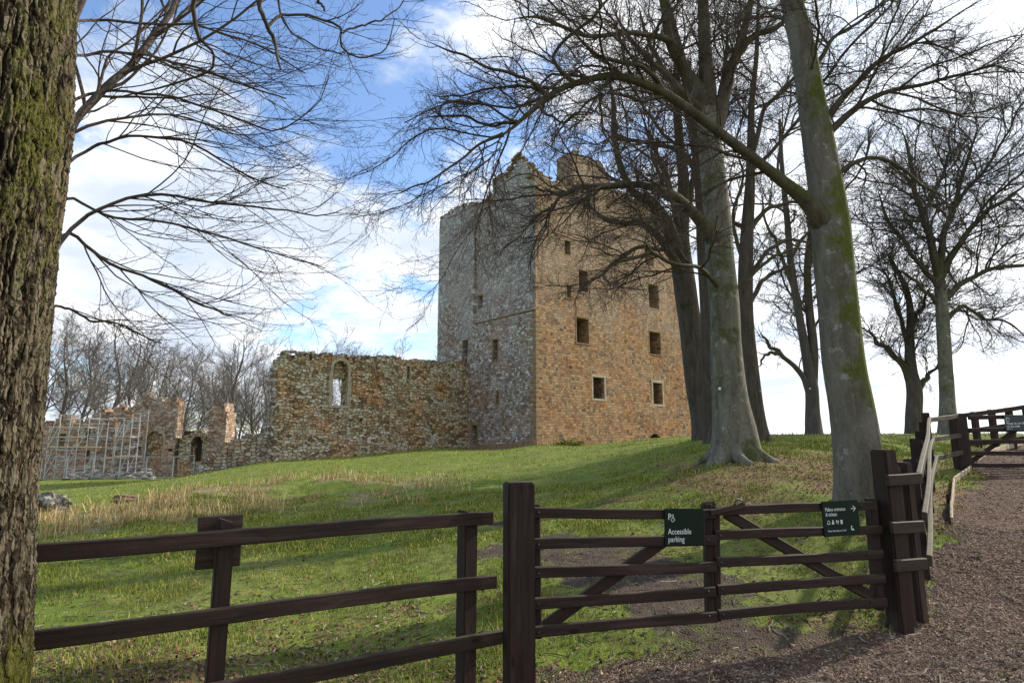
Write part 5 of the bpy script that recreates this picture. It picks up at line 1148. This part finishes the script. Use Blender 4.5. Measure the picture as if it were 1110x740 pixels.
# foreground tree with furrowed bark
def big_trunk():
    Y = 2.45; ed = [(-60, 93), (0, 90.5), (115, 86), (230, 72), (340, 61), (430, 52), (520, 42.5), (620, 38), (740, 35), (900, 24)]
    zz, cx, rr = [], [], []
    for py, px in ed:
        p = U(px, py, Y); r = .44 + .10 * math.exp(-(p[2] + .1) / .5)
        c0 = p[0] - r
        for _ in range(12): c0 = Y * math.tan(math.atan2(p[0], Y) - math.asin((r + .012) / math.hypot(c0, Y)))
        zz.append(p[2]); cx.append(c0); rr.append(r)
    g = G(-2.4, Y); base = np.array([cx[-2], Y, g]); zlo, zhi = g - .25, 4.4
    zs = np.linspace(zlo, zhi, 900); o = np.argsort(zz); cxs = np.interp(zs, np.array(zz)[o], np.array(cx)[o]); rs_ = np.interp(zs, np.array(zz)[o], np.array(rr)[o])
    kern = np.ones(61) / 61; cxs = np.convolve(np.pad(cxs, 30, 'edge'), kern, 'valid'); rs_ = np.convolve(np.pad(rs_, 30, 'edge'), kern, 'valid')
    S = 720; w_ = np.arange(S) / S; s0_ = -.128; th = (s0_ + w_ - .11 * np.sin(2 * np.pi * w_)) % 1.; TH, Z = np.meshgrid(th, zs)
    # braided ridges: warped, elongated cells
    wx = fbm(TH * 24, Z * 2.2, 3, 24) * 1.2 + fbm(TH * 120, Z * 16, 3, 120) * .38
    n1 = vnoise(TH * 165 + wx * 1.2, Z * 5.2 + 3, 165); n2 = vnoise(TH * 310 + wx * 2, Z * 11, 310); n3 = fbm(TH * 190, Z * 26, 3, 190)
    r1 = np.minimum(np.abs(n1) * 3.2, 1) ** .7; r2 = np.minimum(np.abs(n2) * 2.6, 1)
    crk = np.minimum(np.abs(vnoise(TH * 60 + 9 + wx, Z * 26 + wx, 60)) * 5, 1)
    Hh = (.60 * r1 + .40 * r2 * (.3 + .7 * r1)) * (.88 + .12 * crk); Hd = Hh * .026 + n3 * .007 + fbm(TH * 250, Z * 75, 2, 250) * .007 + fbm(TH * 6, Z * .8, 2, 6) * .03
    a = TH * 2 * np.pi; rad = rs_[:, None] + Hd - .02
    X = cxs[:, None] + rad * np.cos(a); Yy = Y + rad * np.sin(a)
    V = np.stack([X.ravel(), Yy.ravel(), Z.ravel()], 1); K = len(zs)
    k, s = np.meshgrid(np.arange(K - 1), np.arange(S), indexing='ij'); s2 = (s + 1) % S; Fc = np.stack([k * S + s, k * S + s2, (k + 1) * S + s2, (k + 1) * S + s], -1).reshape(-1, 4)
    root = empty('roadside_tree', tuple(base), 'thick foreground trunk with deeply furrowed mossy bark at the left edge', 'tree')
    me = npmesh('trunk', V, Fc, True, base); mo = np.clip(.5 + fbm(TH * 7, Z * 1.6 + 4, 4, 7) * 1.1 + .25 * np.cos(a - .2) - .1, 0, 1); mo = mo * (.55 + .45 * sstep(2.4, .2, Z)) + .42 * sstep(1.5, .3, Z) + .22 * sstep(2.3, 3.2, Z)
    colattr(me, 'mask', np.stack([Hh.ravel(), np.clip(mo, 0, 1).ravel(), n3.ravel() * .5 + .5], 1))
    s_ = NT('furrowed_bark', .92, .1); at = s_.sep(s_.attr('mask')); P = s_.co('Object')
    fine = s_.noise(s_.map(P, (1,1,.45)), 60, 6, .75); mid = s_.noise(s_.map(P, (1,1,.5)), 16, 5, .7)
    c = s_.ramp(s_.m('ADD', s_.m('MULTIPLY', at[0], .55), s_.m('MULTIPLY', fine, .45)), [(.30, (.008,.006,.004)), (.46, (.048,.036,.022)), (.66, (.15,.118,.074)), (.92, (.33,.28,.20))])
    wq = s_.vadd(s_.map(P, (1,1,.17)), s_.noise(P, 9, 4, out='Color'), .055); ed = s_.vor(wq, 34, 'DISTANCE_TO_EDGE'); ck = s_.step(ed, .16, .02)
    c = s_.mix(s_.m('MULTIPLY', ck, .75), c, (.008,.006,.004))
    c = s_.mix(s_.m('MULTIPLY', s_.step(mid, .56, .66, 0, .6), s_.step(at[0], .4, .8)), c, (.24,.22,.18))
    ms = s_.m('MULTIPLY', s_.step(s_.m('ADD', at[1], s_.m('MULTIPLY', s_.m('SUBTRACT', mid, .5), 1.5)), .48, .88, 0, .85), s_.step(at[0], .3, .8, .05, 1.))
    c = s_.mix(ms, c, s_.ramp(fine, [(.3, (.045,.05,.008)), (.65, (.16,.165,.025))]))
    s_.done(c, s_.bump(s_.m('SUBTRACT', s_.m('ADD', s_.m('MULTIPLY', fine, 1.2), mid), s_.m('MULTIPLY', ck, .9)), 1.0, .022)); link("trunk", me, s_.M_, root)
    tp = [(cxs[-1], Y, zhi - .05, rs_[-1] * .98), (cxs[-1] + .1, Y + .05, 6, .38), (cxs[-1] + .35, Y + .2, 8.5, .30), (cxs[-1] + .4, Y + .3, 11, .18), (cxs[-1] + .5, Y + .3, 13, .08)]
    q = resample(tp, 20); v, f = tubes(q[None, :, :3], q[None, :, 3], 20); link('upper_trunk', npmesh('upper_trunk', v, f, True, base), MAT['rough_bark'], root)
    # boughs reaching right behind the trunk
    rs = np.random.RandomState(77); Gd = []
    Bp = [([(20,300,8,3.2),(60,180,7,4.2),(88,124,9,5),(130,84,8.5,5.3),(165,42,7.5,5.6),(192,0,6,5.8),(215,-60,4,6)], 1),
          ([(30,330,5,3.4),(75,250,4.5,5),(105,228,4,5.2),(145,215,3.6,5.4),(185,212,3.2,5.6),(240,221,2.6,5.8),(300,227,2,6),(345,233,1.5,6.1),(372,226,1,6.2)], 1),
          ([(30,300,4,3.4),(72,254,4,5),(110,280,3.6,5.2),(165,303,3,5.5),(215,328,2.4,5.7),(250,342,1.8,5.9)], 1),
          ([(40,200,4,3.4),(82,170,3.6,5),(115,155,3.4,5.2),(160,148,3,5.4),(215,160,2.6,5.7),(270,190,2,6),(310,205,1.4,6.2)], 1),
          ([(50,140,4,3.4),(86,105,3.6,5),(130,100,3.2,5.3),(190,108,2.8,5.6),(250,125,2.4,5.9),(300,140,1.8,6.1),(345,112,1.3,6.2),(357,82,1,6.2)], 1),
          ([(40,250,4,3.4),(78,215,3.4,5),(120,235,3,5.3),(180,242,2.6,5.5),(240,256,2.2,5.8),(300,275,1.7,6),(352,292,1.1,6.2)], 1),
          ([(60,80,4,3.4),(88,60,3.4,5),(140,58,3,5.3),(200,70,2.6,5.6),(260,92,2.2,5.9),(310,108,1.5,6.1)], 1),
          ([(60,40,4,3.4),(90,22,3.4,5),(150,25,3,5.4),(220,30,2.6,5.7),(280,50,2,6),(330,78,1.4,6.1)], 1),
          ([(30,360,4,3.4),(62,332,3,5),(95,345,2.6,5.2),(130,352,2,5.4),(175,372,1.4,5.6)], 1),
          ([(40,120,4,3.2),(120,-40,7,4),(205,-10,6,4.6),(210,15,5.5,4.7),(220,45,4,4.8),(232,64,3,4.9),(222,78,2.6,4.95),(185,92,2.4,5),(120,108,1.6,5.1)], 0),
          ([(150,-80,8,4),(270,-30,7,4.3),(281,5,6,4.4),(290,28,5,4.5),(297,50,4,4.6),(304,74,2.4,4.6)], 0),
          ([(290,30,4,4.5),(305,17,3.4,4.6),(330,18,3,4.7),(367,28,2.8,4.8),(369,42,2.6,4.8),(376,58,2.2,4.9),(400,62,2,5),(420,52,1.6,5.1),(428,20,1.2,5.2)], 1),
          ([(370,36,2.4,4.8),(395,27,2.2,4.9),(420,18,1.8,5),(445,-5,1.4,5.1)], 1), ([(320,-30,5,4.6),(340,-5,4,4.7),(353,12,2.4,4.8)], 0),
          ([(300,-40,5,4.8),(300,0,3,4.9),(320,40,2,5),(360,55,1.5,5.1),(375,60,1,5.1)],1)]
    tw = []
    for pts, dense in Bp:
        c_ = []
        for (px, py, w, y) in pts: p = U(px, py, y); c_.append((p[0], p[1], p[2], w / FPX * y / 2))
        q = wiggle(resample(c_, 24), rs, .012); v, f = tubes(q[None, :, :3], q[None, :, 3], 7); link('bough', npmesh('bough', v, f, True, base), MAT['twig_pale'] if pts[0][2] == 8 else MAT['twig'], root)
        if dense: tw.append(resample(q, 16))
    tw = np.array(tw); P0, R0 = tw[..., :3], tw[..., 3]
    B = kids(P0, R0, 12, rs, .22, 1, (18, 45), .36, 12, .10, (.03, .0, -.035), .5, .0028, lmin=.5, bias=(.7, .1, -.1), tipup=.07)
    C = kids(B[0], B[1], 6, rs, .15, 1, (18, 50), .42, 8, .13, (.03, .0, -.02), .65, .0022, lmin=.2, bias=(.5, 0, 0), tipup=.10)
    D = kids(C[0], C[1], 5, rs, .2, 1, (30, 70), .28, 4, .2, (0, 0, .02), .8, .0018, lmin=.04, tipup=.12)
    VV, FF, nv = [], [], 0
    for X_, S_ in ((B, 5), (C, 4), (D, 3)):
        a_, b_ = tubes(X_[0], X_[1], S_); VV.append(a_); FF.append(b_ + nv); nv += len(a_)
    link('crown', npmesh('crown', np.concatenate(VV), np.concatenate(FF), False, base), MAT['twig'], root)
big_trunk()
